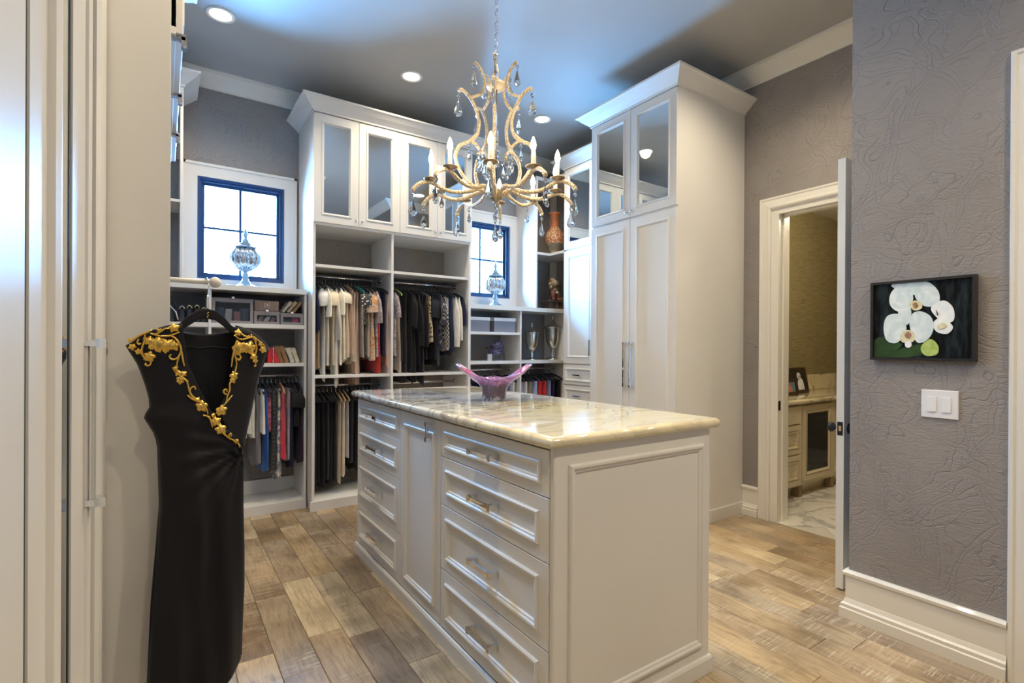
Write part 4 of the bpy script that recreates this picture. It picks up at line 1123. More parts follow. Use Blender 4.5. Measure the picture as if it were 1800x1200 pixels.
blob(li, 'head', [(-0.012, -0.025, 0.300, 0.056, 1.0), (-0.025, -0.065, 0.288, 0.032, 0.8), (-0.050, -0.02, 0.345, 0.016, 1.0), (0.030, -0.01, 0.348, 0.016, 1.0), (-0.012, 0.005, 0.335, 0.046, 0.9)], M_carve2)
blob(li, 'mane', [(-0.06, -0.005, 0.30, 0.022, 1), (0.042, -0.005, 0.30, 0.024, 1), (-0.055, -0.015, 0.26, 0.024, 1), (0.035, -0.02, 0.258, 0.026, 1), (-0.012, -0.045, 0.235, 0.034, 0.8), (-0.01, 0.03, 0.30, 0.045, 1.1)], M_carve2)
blob(li, 'eye', [(-0.040, -0.078, 0.310, 0.008, 1)], paint('eye_blue', (0.35, 0.45, 0.55), 0.2, 0.1, 0))
blob(li, 'chest_bell', [(-0.005, -0.068, 0.195, 0.018, 1)], paint('bell_white', (0.5, 0.52, 0.56), 0.3, 0.1, 0))

# woven boxes with white lids
M_weave = pattern('woven_grey', 'check', [(0.17, 0.16, 0.19), (0.23, 0.22, 0.25)], 130.0)
M_boxlid = paint('box_lid', (0.72, 0.71, 0.70), 0.5)
for x0, x1, lb in ((2.66, 2.925, 'grey woven box with white lid, left one on the shelf under the window'), (2.985, 3.262, 'grey woven box with white lid, right one on the shelf under the window')):
    t = thing('storage_box', ((x0 + x1) / 2, 4.86, 1.566), lb, 'box', 'grey woven storage boxes')
    MB().box(x0, x1, 4.745, 4.98, 1.566, 1.690).build('body', M_weave, t, bevel=0.004); MB().box(x0 - 0.005, x1 + 0.005, 4.740, 4.985, 1.688, 1.724).build('lid', M_boxlid, t, bevel=0.003)
# amethyst geode on an acrylic block
ge = thing('amethyst_geode', (3.075, 4.85, 1.252), 'dark purple amethyst geode standing on a clear block', 'ornament')
MB().box(-0.088, 0.088, -0.055, 0.055, 0, 0.076).build('acrylic_block', M_lucite, ge, local=True, bevel=0.002)
rg = random.Random(9); mb = MB(); rows = []
for i in range(8):
    t = i / 7; row = []
    for j in range(14):
        a = 2 * pi * j / 14; rr = (0.092 * sqrt(max(0.0, 1 - (t * 0.98) ** 2.2)) + 0.004) * (0.82 + rg.random() * 0.36)
        row.append((rr * cos(a) * 1.0 + 0.02 * t, rr * sin(a) * 0.6, 0.074 + 0.150 * t * (0.94 + 0.10 * rg.random())))
    rows.append(row)
mb.grid(rows, close_u=True); mb.cap(rows[0], flip=True); mb.cap(rows[-1])
mb.build('crystal_mass', paint('amethyst', (0.07, 0.045, 0.09), 0.25, 0.7, 0.3, scale=8), ge, local=True)
MB().tube([(-0.09, 0, 0.14), (-0.14, -0.005, 0.142)], 0.007, 8).build('pin', M_bronze, ge, local=True)

# purple art-glass bowl on the island
def purple_glass():
    t = NT('purple_art_glass'); c = t.coord((1, 1, 1))
    sp = t.n('ShaderNodeSeparateXYZ'); t.l(c, sp.inputs[0])
    z = t.n('ShaderNodeMapRange'); z.inputs[1].default_value = 0.0; z.inputs[2].default_value = 0.20; t.l(sp.outputs[2], z.inputs[0])
    n = t.n('ShaderNodeTexNoise', Scale=11.0, Detail=2.0, Distortion=4.0); t.l(c, n.inputs[0])
    s = t.math('ADD', z.outputs[0], t.math('MULTIPLY', t.math('SUBTRACT', n.outputs[0], 0.5), 0.55))
    col = t.ramp(s, [(0.0, (0.80, 0.86, 0.98)), (0.10, (0.16, 0.10, 0.17)), (0.38, (0.10, 0.05, 0.13)), (0.56, (0.50, 0.22, 0.62)), (0.72, (0.80, 0.50, 0.85)), (0.86, (0.82, 0.10, 0.36)), (1.0, (0.95, 0.72, 0.88))])
    t.l(col, t.b.inputs['Base Color']); t.set(Roughness=0.02, Transmission_Weight=0.42, IOR=1.42, Specular_IOR_Level=0.8, Coat_Weight=0.6); return t.m
bw = MB(); bw.smooth = True
rows = []
NB = 48
def bowl_pt(t, a, th):
    # t 0 foot .. 1 rim ; two long wings along local X
    w = abs(cos(a)); wing = min(1.0, w ** 3 * 1.3)
    base = 0.052 + 0.020 * abs(sin(3 * a + 0.4)) * (1 - t)
    r0 = base + 0.048 * min(1, t * 1.25) ** 1.6
    rw = 0.112 * max(0, (t - 0.45) / 0.55) ** 1.0 * wing
    z = 0.115 * min(1, t / 0.62) ** 0.9 + max(0, (t - 0.62) / 0.38) * (0.012 + 0.070 * wing * wing) + 0.006 * sin(5 * a) * t
    lob = 0.012 * sin(7 * a) * t
    rr = r0 + rw + lob - th
    return (rr * cos(a) * (1 if True else 0), rr * sin(a) * (0.92 - 0.25 * wing * t), z + th * 0.6 * (1 - t))
out_ = [[bowl_pt(i / 10, 2 * pi * j / NB, 0.0) for j in range(NB)] for i in range(11)]
inn_ = [[bowl_pt(i / 10, 2 * pi * j / NB, 0.008) for j in range(NB)] for i in range(10, 1, -1)]
bw.grid(out_ + inn_, close_u=True); bw.cap(out_[0], flip=True); bw.cap(inn_[-1])
bo = bw.build('glass_bowl', purple_glass(), None, local=True)
bo.location = (1.547, 2.46, 1.1012); bo.rotation_euler = (0, 0, radians(-30))
tag(bo, 'purple and pink winged art glass bowl on the island worktop', 'bowl')

# ================================================================== BOXES AND BAGS BESIDE THE DRESS
M_linen = fabric('box_linen', (0.25, 0.225, 0.225), 0.9, 0.1, 0.1)
M_clear = M_pane
def window_box(x0, x1, y0, y1, z0, z1, label, inside, tab=0.5):
    t = thing('storage_box', ((x0 + x1) / 2, (y0 + y1) / 2, z0), label, 'box', 'grey linen boxes with clear fronts')
    mb = MB(); th = 0.006
    mb.box(x0, x1, y1 - th, y1, z0, z1).box(x0, x0 + th, y0, y1, z0, z1).box(x1 - th, x1, y0, y1, z0, z1).box(x0, x1, y0, y1, z0, z0 + th)
    fr = 0.022
    mb.rectsweep((x0, y0, z0), X, Z, -Y, x1 - x0, z1 - z0, [(0, -0.004), (0, 0.002), (fr, 0.002), (fr, -0.004)], fill=False)
    mb.build('body', M_linen, t)
    MB().box(x0 - 0.003, x1 + 0.003, y0 - 0.004, y1, z1, z1 + 0.010).build('lid', M_linen, t)
    MB().box(x0 + fr, x1 - fr, y0 + 0.002, y0 + 0.003, z0 + fr, z1 - fr).build('clear_front', M_clear, t)
    c = (x0 + x1) / 2
    MB().tube([(c, y0 - 0.006, z1 + 0.002), (c, y0 - 0.004, z1 + 0.022)], [0.010, 0.012], 10).build('tab', M_switch, t)
    n = len(inside)
    for i, (nm, mt, hh, lean) in enumerate(inside):
        w = (x1 - x0 - 0.05) / n; xx = x0 + 0.028 + i * w; d = lean
        mb = MB(); mb.obox((xx + w / 2, (y0 + y1) / 2, z0 + 0.008 + hh / 2), (w * 0.40, 0, 0), (0, (y1 - y0) * 0.36, 0), (d * hh / 2, 0, hh / 2))
        o = mb.build(nm, mt, None, bevel=0.006)
        tag(o, '%s, %s from left inside %s' % (nm.replace('_', ' '), ORD[i], inside_name), nm.split('_')[-1])
    return t
m_p1 = fab('cl1', (0.42, 0.33, 0.27)); m_p2 = fab('cl2', (0.60, 0.58, 0.56)); m_p3 = fab('cl3', (0.40, 0.20, 0.22)); m_p4 = fab('cl4', (0.10, 0.13, 0.18)); m_pk = fab('cl5', (0.65, 0.08, 0.22))
inside_name = 'the large clear-front box'
window_box(0.315, 0.610, 4.72, 4.98, 1.5825, 1.775, 'large grey clear-front box on the upper shelf beside the dress hanger', [('blue_pouch', m_p4, 0.12, 0.1), ('silver_pouch', m_p2, 0.11, 0.05), ('rose_pouch', m_p3, 0.09, 0), ('dark_pouch', m_p4, 0.12, 0)])
inside_name = 'the small left clear-front box'
window_box(0.618, 0.812, 4.72, 4.98, 1.5825, 1.680, 'small grey clear-front box directly under the jewelled box', [('cream_shoe', m_p1, 0.06, 0.5), ('white_shoe', m_p2, 0.06, 0.5), ('rose_shoe', m_p3, 0.055, 0.5)])
inside_name = 'the small right clear-front box'
window_box(0.820, 1.002, 4.72, 4.98, 1.5825, 1.672, 'small grey clear-front box at the right end under the leaning clutches', [('grey_pouch', m_p4, 0.04, 0), ('pink_pouch', m_pk, 0.055, 0)])
jb = thing('jewelled_box', (0.716, 4.85, 1.691), 'bronze beaded box with jewelled clasp stacked on a clear-front box', 'box')
M_jewel = pattern('beaded_bronze', 'floral', [(0.10, 0.06, 0.03), (0.32, 0.22, 0.12), (0.20, 0.12, 0.14), (0.42, 0.33, 0.2)], 150.0, 0.4)
MB().box(0.622, 0.812, 4.74, 4.96, 1.691, 1.782).build('body', M_jewel, jb, bevel=0.008)
mb = MB()
for k in range(8): mb.ball((0.717 + 0.020 * cos(k * pi / 4), 4.738, 1.742 + 0.020 * sin(k * pi / 4)), 0.006, 8, 6)
mb.ball((0.717, 4.737, 1.742), 0.011, 8, 6); mb.build('clasp', paint('clasp_gems', (0.55, 0.40, 0.36), 0.15, 0.4, 0), jb, fix=False)
def clutch(x, z, w, h, ang, col, label, y=4.84, d=0.19, th=0.022):
    t = thing('clutch_bag', (x, y, z), label, 'bag')
    t.rotation_euler = (0, ang, 0)
    MB().box(-th / 2, th / 2, -d / 2, d / 2, 0.0, h).build('body', col, t, local=True, bevel=0.007)
    mb = MB(); mb.box(-th / 2 - 0.003, th / 2 + 0.003, -d / 2 - 0.002, d / 2 + 0.002, h * 0.62, h + 0.003); mb.build('flap', col, t, local=True, bevel=0.005)
    MB().ball((-th / 2 - 0.004, 0, h * 0.66), 0.006, 8, 6).build('snap', metal('bag_gold', (0.75, 0.58, 0.3), 0.25) if 'bag_gold' not in MATS else MATS['bag_gold'], t, local=True)
    return t
for i, (x, col, lb) in enumerate(((0.842, fab('bagcream', (0.58, 0.50, 0.38)), 'cream clutch leaning furthest left on the small right box'), (0.884, fab('baggold', (0.50, 0.36, 0.20)), 'gold clutch leaning in the middle of three on the small right box'), (0.926, fab('bagbronze', (0.34, 0.20, 0.10)), 'bronze clutch leaning furthest right on the small right box'))):
    clutch(x, 1.690, 0.1, 0.112, 0.62, col, lb)
# lower shelf
gb = thing('storage_box', (0.70, 4.86, 1.256), 'grey patterned box beside the red bag on the lower shelf', 'box')
MB().box(0.60, 0.700, 4.73, 4.98, 1.2565, 1.400).build('body', M_linen, gb, bevel=0.004); MB().box(0.597, 0.703, 4.726, 4.984, 1.398, 1.418).build('lid', M_linen, gb, bevel=0.003)
rb = thing('handbag', (0.775, 4.86, 1.256), 'bright red leather handbag with chain strap on the lower shelf', 'bag')
M_redl = paint('red_leather', (0.55, 0.015, 0.02), 0.35, 0.15, 0.1)
def tapered(x0, x1, y0, y1, z0, z1, k):
    mb = MB(); c = (x0 + x1) / 2; cy = (y0 + y1) / 2
    a = [(x0, y0, z0), (x1, y0, z0), (x1, y1, z0), (x0, y1, z0)]; b = [(c + (p[0] - c) * k, cy + (p[1] - cy) * 0.94, z1) for p in a]
    mb.grid([a, b], close_u=True); mb.cap(b); mb.cap(a, flip=True); return mb
tapered(0.722, 0.818, 4.74, 4.96, 1.2565, 1.385, 0.86).build('body', M_redl, rb, bevel=0.010)
MB().tube([(0.770, 4.735, 1.388), (0.766, 4.730, 1.35), (0.768, 4.728, 1.30), (0.764, 4.724, 1.262)], 0.004, 6).build('chain_strap', M_nickel, rb)
for x, col, lb in ((0.838, fab('brownsuede', (0.24, 0.12, 0.05)), 'brown suede bag leaning next to the red handbag'), (0.878, fab('cognac', (0.30, 0.16, 0.07)), 'cognac brown bag leaning right of the brown suede bag')):
    clutch(x, 1.2575, 0.1, 0.145, -0.34, col, lb, d=0.2, th=0.032)
for x, col, lb in ((0.925, fab('creamleather', (0.60, 0.55, 0.44)), 'cream leather clutch on the lower shelf between brown and ivory bags'), (0.966, fab('ivoryleather', (0.58, 0.52, 0.38)), 'ivory quilted clutch at the right end of the lower shelf')):
    clutch(x, 1.2575, 0.1, 0.130, -0.34, col, lb, d=0.2, th=0.034)
# dark bags in the compartment left of the divider
M_darkl = paint('dark_leather', (0.012, 0.014, 0.025), 0.4, 0.3, 0.1)
for i, (x, h, lb) in enumerate(((0.045, 0.205, 'dark handbag with arched handle at the far left of the upper shelf'), (0.115, 0.13, 'dark pouch with silver trim, second from left on the upper shelf'), (0.165, 0.14, 'dark pouch with brass eyelet, middle of the upper left shelf'), (0.215, 0.145, 'dark boot-shaped bag with gold trim near the shelf divider'), (0.262, 0.125, 'dark pouch right beside the shelf divider'))):
    t = thing('handbag', (x, 4.86, 1.582), lb, 'bag')
    tapered(x - 0.026, x + 0.022, 4.74, 4.97, 1.5825, 1.5825 + h * (0.75 if i else 0.55), 0.7).build('body', M_darkl, t, bevel=0.010)
    if i == 0:
        MB().tube([(x + 0.05 * cos(a_) - 0.02, 4.76, 1.69 + 0.09 * sin(a_)) for a_ in [pi * k / 10 for k in range(11)]], 0.012, 8).build('handle', M_darkl, t)
        MB().tube([(x - 0.02, 4.735, 1.72), (x + 0.03, 4.735, 1.66), (x + 0.045, 4.735, 1.60)], 0.004, 6).build('trim', M_switch, t)
    else:
        MB().tube([(x + 0.016 * cos(a_), 4.745, 1.5825 + h * 0.78 + 0.022 * sin(a_)) for a_ in [pi * k / 8 for k in range(9)]], 0.005, 6).build('handle', MATS['bag_gold'] if i > 1 else M_nickel, t)
# ================================================================== BLACK DRESS
K = 1.2
DB = Vector((0.10 * K, 1.655 * K, 0.0))
ddir = Vector((0.985, 0.172, 0)).normalized()
dr_ang = atan2(ddir.y, ddir.x)
# local frame: x along the shoulders, -y toward the viewer, z up from 1.40
dress = thing('evening_dress', (DB.x, DB.y, 1.40), 'black wrap dress with gold vine embroidery hanging from the valet rod', 'dress', None, dr_ang)
def dress_fabric():
    t = NT('black_jersey'); c = t.coord()
    n = t.n('ShaderNodeTexNoise', Scale=700.0, Detail=1.0); t.l(c, n.inputs[0])
    n2 = t.n('ShaderNodeTexNoise', Scale=4.0, Detail=3.0); t.l(c, n2.inputs[0])
    t.l(t.ramp(n2.outputs[0], [(0.3, (0.004, 0.004, 0.007)), (0.7, (0.008, 0.0075, 0.011))]), t.b.inputs['Base Color'])
    t.set(Roughness=0.62, Sheen_Weight=0.06, Sheen_Roughness=0.4, Specular_IOR_Level=0.28); t.bump(n.outputs[0], 0.12, 0.001); return t.m
M_jersey = dress_fabric()
sc2 = lambda L: [(s * K, (z - 1.4) * K) for s, z in L]
outL = sc2([(-0.184, 1.399), (-0.157, 1.348), (-0.141, 1.292), (-0.131, 1.244), (-0.146, 1.215), (-0.123, 1.169), (-0.116, 1.142)])
lapL = sc2([(-0.068, 1.458), (-0.060, 1.392), (-0.054, 1.346), (-0.033, 1.295), (-0.006, 1.230), (0.015, 1.197), (0.059, 1.144), (0.087, 1.104)])
outR = sc2([(0.165, 1.394), (0.137, 1.308), (0.112, 1.192), (0.097, 1.123), (0.094, 1.104)])
lapR = sc2([(0.062, 1.458), (0.065, 1.40), (0.055, 1.331), (0.037, 1.267), (0.014, 1.217), (0.050, 1.150), (0.086, 1.106)])
lowL = sc2([(-0.116, 1.142), (-0.111, 0.981), (-0.117, 0.876), (-0.128, 0.722), (-0.132, 0.618), (-0.137, 0.500), (-0.142, 0.395)])
lowR = sc2([(0.088, 1.104), (0.092, 1.06), (0.092, 0.939), (0.096, 0.820), (0.098, 0.702), (0.093, 0.556), (0.092, 0.504)])
def resample(L, n):
    P_ = [Vector((a, b)) for a, b in L]; d = [0]
    for i in range(1, len(P_)): d.append(d[-1] + (P_[i] - P_[i - 1]).length)
    out = []; j = 0
    for k in range(n):
        s = d[-1] * k / (n - 1)
        while j < len(P_) - 2 and d[j + 1] < s: j += 1
        t = (s - d[j]) / max(1e-9, d[j + 1] - d[j]); out.append(P_[j].lerp(P_[j + 1], min(1, t)))
    return out
def halfw(z):
    """left and right edge of the dress at height z (local)"""
    def ed(L):
        for (a, b), (c, d) in zip(L, L[1:]):
            if b >= z >= d and b > d: return a + (c - a) * (b - z) / (b - d)
        return L[0][0] if z > L[0][1] else L[-1][0]
    l = ed(outL + lowL[1:]); r = ed(outR + lowR[1:])
    return l, r
RX, RZ = 0.112, (1.108 - 1.4) * K          # point the drapery gathers to
def front(s, z, lift=0.0):
    l, r = halfw(z); c = (l + r) / 2; h = (r - l) / 2 + 1e-6
    u = max(-1, min(1, (s - c) / h))
    T = 0.045 + 0.030 * max(0, min(1, -z / 0.45))
    y = -T * sqrt(max(0.0, 1 - u * u))
    # radiating gathers at the wrap knot and long folds of the skirt
    dx, dz = s - RX, z - RZ
    rr = sqrt(dx * dx + dz * dz); an = atan2(dz, -dx)
    if z < -0.30 or rr < 0.22:
        g = exp(-(rr / 0.16) ** 2) * min(1, rr / 0.03) * max(0, min(1, 1.5 - abs(an + 0.55) * 1.0))
        y -= 0.013 * g * sin(an * 17 + rr * 16)
    sk = max(0, min(1, (-z - 0.28) / 0.3))
    y -= sk * (0.014 * sin(s * 40 - 6 * z) + 0.007 * sin(s * 83 + 4 * z + 1.0)) * (1 - 0.6 * abs(u))
    y += 0.003 * sin(s * 60 + 3) * (1 - sk) * max(0, min(1, -z / 0.15)) * (1 - abs(u))
    return y - lift
def panel(A, B, n, m, lift, bulge=0.0, edge=None):
    a, b = resample(A, n), resample(B, n); rows = []
    for i in range(n):
        row = []
        for j in range(m + 1):
            t = j / m; p = a[i].lerp(b[i], t)
            z = p.y + bulge * sin(pi * t) * max(0, 1 - i / 9.0)
            row.append((p.x, front(p.x, z, lift * min(1.0, (n - 1 - i) / 8.0)), z))
        rows.append(row)
    return rows
def left_rows():
    rows = panel(outL, lapL, 30, 40, 0.004, 0.016)
    a, b = resample(lowL, 64), resample(lowR, 64)
    for i in range(1, 64):
        row = []
        for j in range(41):
            t = j / 40; p = a[i].lerp(b[i], t)
            z = p.y - (0.012 * sin(pi * t)) * (i / 63) ** 2
            row.append((p.x, front(p.x, z, 0.0), z))
        rows.append(row)
    return rows
mb = MB(); mb.smooth = True
mb.grid(left_rows())
mb.build('wrap_front', M_jersey, dress, local=True).modifiers.new('thick', 'SOLIDIFY').thickness = 0.002
mb = MB(); mb.smooth = True
mb.grid(panel(lapR, outR, 24, 14, -0.003, 0.016))
mb.build('right_front', M_jersey, dress, local=True).modifiers.new('thick', 'SOLIDIFY').thickness = 0.002
# back panel with yoke
mb = MB(); mb.smooth = True
Lb = [(-0.068 * K, 0.048)] + outL + lowL[1:]; Rb = [(0.062 * K, 0.050)] + outR + lowR[1:]
a, b = resample(Lb, 60), resample(Rb, 60); rows = []
for i in range(60):
    row = []
    for j in range(25):
        t = j / 24; p = a[i].lerp(b[i], t); u = 2 * t - 1
        z = p.y - 0.010 * (1 - u * u) * max(0, 1 - i / 8)
        row.append((p.x, 0.034 * sqrt(max(0, 1 - u * u)) + 0.002 * sin(p.x * 90), z))
    rows.append(row)
mb.grid(rows); mb.build('back_panel', M_jersey, dress, local=True).modifiers.new('thick', 'SOLIDIFY').thickness = 0.002
mb = MB(); mb.tube([(-0.066 + 0.132 * k / 12, 0.034 * sqrt(1 - (k / 6 - 1) ** 2 * 0.5) - 0.004, -0.006 + 0.002 * sin(k)) for k in range(13)], 0.0022, 6)
mb.build('yoke_seam', M_jersey, dress, local=True)
# embroidery
STEMS= [[(-0.2136,0.0108),(-0.1992,0.0228),(-0.1836,0.0336),(-0.1704,0.0396),(-0.1608,0.0468)],[(-0.1644,0.0372),(-0.1488,0.0312),(-0.1344,0.0288),(-0.1152,0.03),(-0.102,0.036),(-0.09,0.042)],[(-0.1512,0.048),(-0.1464,0.0504),(-0.1428,0.0444),(-0.1404,0.0408),(-0.1344,0.0456),(-0.1272,0.0516),(-0.1176,0.0528)],[(-0.1128,0.0288),(-0.102,0.024),(-0.0924,0.0108),(-0.0864,-0.0048),(-0.0864,-0.0204),(-0.0912,-0.036),(-0.096,-0.0552),(-0.0972,-0.0708)],[(-0.0864,-0.0084),(-0.0828,-0.0276),(-0.0804,-0.048),(-0.0768,-0.0648)],[(-0.0888,-0.024),(-0.0936,-0.0372),(-0.102,-0.0432),(-0.1116,-0.042),(-0.1152,-0.0336),(-0.1104,-0.0276)],[(-0.1764,0.0336),(-0.1776,0.0156),(-0.1824,-0.0036),(-0.1836,-0.0204),(-0.1788,-0.0348),(-0.168,-0.0468)],[(-0.1608,-0.0468),(-0.162,-0.0576),(-0.168,-0.0624),(-0.174,-0.0576),(-0.1716,-0.0528)],[(-0.1908,0.0192),(-0.1944,0.0096),(-0.1896,0.0024),(-0.1872,0.0072)],[(-0.0972,-0.0708),(-0.0948,-0.0816),(-0.0876,-0.096),(-0.0816,-0.102),(-0.0744,-0.108),(-0.0684,-0.12),(-0.0648,-0.1452)],[(-0.1404,0.0408),(-0.1488,0.0348),(-0.156,0.0336)],[(-0.0696,-0.1092),(-0.066,-0.1308),(-0.06,-0.1548),(-0.0432,-0.174),(-0.024,-0.1884),(-0.0156,-0.2076),(-0.0132,-0.222)],[(-0.0636,-0.15),(-0.06,-0.1344),(-0.0492,-0.1308),(-0.048,-0.1416)],[(-0.0696,-0.156),(-0.0552,-0.1704),(-0.042,-0.174)],[(-0.0276,-0.2232),(-0.0096,-0.2316),(-0.0012,-0.264)],[(-0.0036,-0.2244),(0.0096,-0.2448),(0.0216,-0.2712),(0.03,-0.2868),(0.0516,-0.3072),(0.078,-0.3252),(0.0864,-0.3432)],[(0.0456,-0.3048),(0.0492,-0.2928),(0.0552,-0.2916),(0.054,-0.3012)],[(0.0672,0.036),(0.09,0.0216),(0.1212,0.03),(0.1392,0.0252),(0.1752,-0.0036)],[(0.0876,0.0432),(0.1032,0.0324),(0.1164,0.0348)],[(0.0768,0.0192),(0.0684,-0.0096),(0.0612,-0.0468),(0.0576,-0.0708)],[(0.0804,0.0144),(0.0696,-0.024),(0.0744,-0.0624),(0.0636,-0.1044),(0.0528,-0.1236),(0.0516,-0.1464),(0.0444,-0.1656),(0.0384,-0.1884),(0.018,-0.21)],[(0.072,-0.0384),(0.0816,-0.048),(0.0876,-0.0384),(0.0828,-0.0288)],[(0.0444,-0.1608),(0.0348,-0.1572),(0.0324,-0.1476),(0.0408,-0.144),(0.0432,-0.1536)],[(0.06,-0.1632),(0.0468,-0.18),(0.03,-0.1968)],[(0.1344,0.0252),(0.1416,-0.0096),(0.1356,-0.0336),(0.138,-0.0684),(0.1308,-0.0684)],[(0.018,-0.21),(0.0096,-0.2208)],[(0.1212,0.0396),(0.1344,0.0228),(0.1416,0.0156)]]
LEAVES= [(-0.1656,0.0132,0.012,2.6),(-0.1476,0.006,0.0192,-1.3),(-0.1224,0.0024,0.018,-1.7),(-0.1044,0.0012,0.0132,-1.0),(-0.1656,-0.0336,0.0132,-1.2),(-0.2052,-0.0036,0.0084,-1.5),(-0.1908,-0.018,0.0084,-0.8),(-0.2088,0.0144,0.006,2.5),(-0.1044,0.054,0.012,0.5),(-0.0996,-0.0708,0.0072,-2),(-0.0924,-0.0864,0.0084,-1),(-0.0804,-0.09,0.0084,0.6),(-0.0852,-0.1056,0.0096,-2.5),(-0.0876,-0.1164,0.0048,-1.5),(-0.1404,0.0456,0.006,1.0),(-0.03,-0.1932,0.0144,-1),(-0.042,-0.174,0.0072,1),(0.0084,-0.2448,0.0132,-0.8),(0.0228,-0.2724,0.0144,-0.8),(0.0744,-0.3204,0.0072,-0.5),(0.0804,0.0432,0.0096,1.5),(0.0852,-0.0048,0.0192,-1.8),(0.1188,-0.0048,0.0192,-1.2),(0.1332,-0.036,0.0108,-1.5),(0.138,-0.0504,0.0084,-1.5),(0.1656,-0.012,0.0108,-0.5),(0.156,0.006,0.0072,1),(0.0672,-0.0996,0.012,-2),(0.0624,-0.1152,0.0084,-1),(0.0276,-0.2112,0.0144,-2.2),(-0.0864,-0.1056,0.0096,-1),(0.0012,-0.2256,0.006,0)]
def emb_pt(s, z, up=0.0045):
    return Vector((s, front(s, z, 0.004) - up, z))
for st in STEMS:
    pts = [emb_pt(p.x, p.y) for p in catmull([(a, b, 0) for a, b in st], 4)]
    n = len(pts)
    MB().tube(pts, [0.0030 * (0.65 + 0.5 * sin(pi * (k + 1) / (n + 1))) for k in range(n)], 6).build('embroidered_stem', M_gold, dress, local=True)
rl = random.Random(2)
for s, z, r, a in LEAVES:
    r *= 1.3
    mb = MB(); n = 30; ring = []; mid = []
    for k in range(n):
        th = 2 * pi * k / n
        lob = (0.86 + 0.17 * cos(5 * (th - a)) + 0.07 * cos(15 * (th - a))) * (1.12 if cos(th - a) > 0.5 else 0.95)
        dx, dz = r * lob * cos(th), r * lob * sin(th)
        ring.append(emb_pt(s + dx, z + dz, 0.0012)); mid.append(emb_pt(s + dx * 0.62, z + dz * 0.62, 0.0060 + 0.0012 * rl.random()))
    mb.smooth = True
    mb.grid([ring, mid], close_u=True); mb.cap(mid)
    mb.build('embroidered_leaf', M_gold, dress, local=True)
# velvet hanger
mb = MB(); rows = []
top_ = [(-0.175, 0.012), (-0.120, 0.052), (-0.079, 0.072), (-0.056, 0.098), (-0.025, 0.118), (0.0, 0.123), (0.025, 0.117), (0.052, 0.094), (0.074, 0.068), (0.115, 0.050), (0.160, 0.012)]
bot_ = [(-0.172, -0.004), (-0.118, 0.034), (-0.072, 0.052), (-0.052, 0.066), (-0.026, 0.086), (0.0, 0.090), (0.026, 0.084), (0.048, 0.066), (0.068, 0.048), (0.113, 0.032), (0.157, -0.004)]
for (xa, za), (xb, zb) in zip(top_, bot_):
    rows.append([(xa, -0.005, za), (xa, 0.005, za), (xb, 0.005, zb), (xb, -0.005, zb)])
mb.grid(rows, close_u=True); mb.cap(rows[0], flip=True); mb.cap(rows[-1])
hg = mb.build('hanger', M_velvet, dress, local=True, bevel=0.003); tag(hg, 'navy velvet hanger')
rod_w = Vector((0.135, 2.0725, 1.6215))
inv = Matrix.Rotation(-dr_ang, 4, 'Z')
rl_ = inv @ (rod_w - Vector((DB.x, DB.y, 1.40)))
hk = [(0, 0, 0.120), (0, 0, 0.158), (0.004, 0.010, 0.172), (rl_.x - 0.012, rl_.y - 0.025, rl_.z - 0.018), (rl_.x - 0.014, rl_.y - 0.018, rl_.z + 0.004), (rl_.x - 0.014, rl_.y, rl_.z + 0.0125), (rl_.x - 0.014, rl_.y + 0.014, rl_.z + 0.006), (rl_.x - 0.014, rl_.y + 0.016, rl_.z - 0.008)]
MB().tube([tuple(p) for p in catmull(hk, 4)], 0.0026, 8).build('hook', M_chrome, hg, local=True)
MB().tube([(0.002, -0.0065, 0.111), (-0.003, -0.0065, 0.106), (0.002, -0.0065, 0.101), (-0.003, -0.0065, 0.096), (-0.001, -0.0065, 0.091)], 0.0016, 5).build('gold_monogram', M_gold, hg, local=True)
# ================================================================== BATHROOM BEYOND THE DOORWAY
M_tile = marble('white_marble_tile', (0.78, 0.76, 0.70), (0.42, 0.41, 0.40), (0.76, 0.73, 0.66), 0.12, 0.55)
M_vanity_top = marble('cream_onyx', (0.72, 0.64, 0.44), (0.35, 0.27, 0.15), (0.78, 0.70, 0.48), 0.08, 0.7)
M_cream = paint('cream_glaze', (0.62, 0.54, 0.38), 0.4, 0.06)
M_glaze = paint('brown_glaze', (0.24, 0.17, 0.09), 0.5, 0.1)
def grasscloth():
    t = NT('grasscloth'); c = t.coord((3, 3, 120))
    a = t.n('ShaderNodeTexNoise', Scale=2.0, Detail=4.0, Distortion=0.5); t.l(c, a.inputs[0])
    t.l(t.ramp(a.outputs[0], [(0.32, (0.14, 0.105, 0.045)), (0.5, (0.235, 0.19, 0.09)), (0.7, (0.30, 0.25, 0.13))]), t.b.inputs['Base Color'])
    t.set(Roughness=0.75); t.bump(a.outputs[0], 0.3, 0.004); return t.m
M_grass = grasscloth()
BX0, BX1, BY0, BY1 = XR + 0.14, 7.6, 0.9, 3.02
bf = struct(MB().box(XR + 0.005, BX1, BY0, BY1, -0.12, -0.006).build('floor', paint('grout', (0.5, 0.47, 0.42), 0.8)), 'white marble tiled bathroom floor')
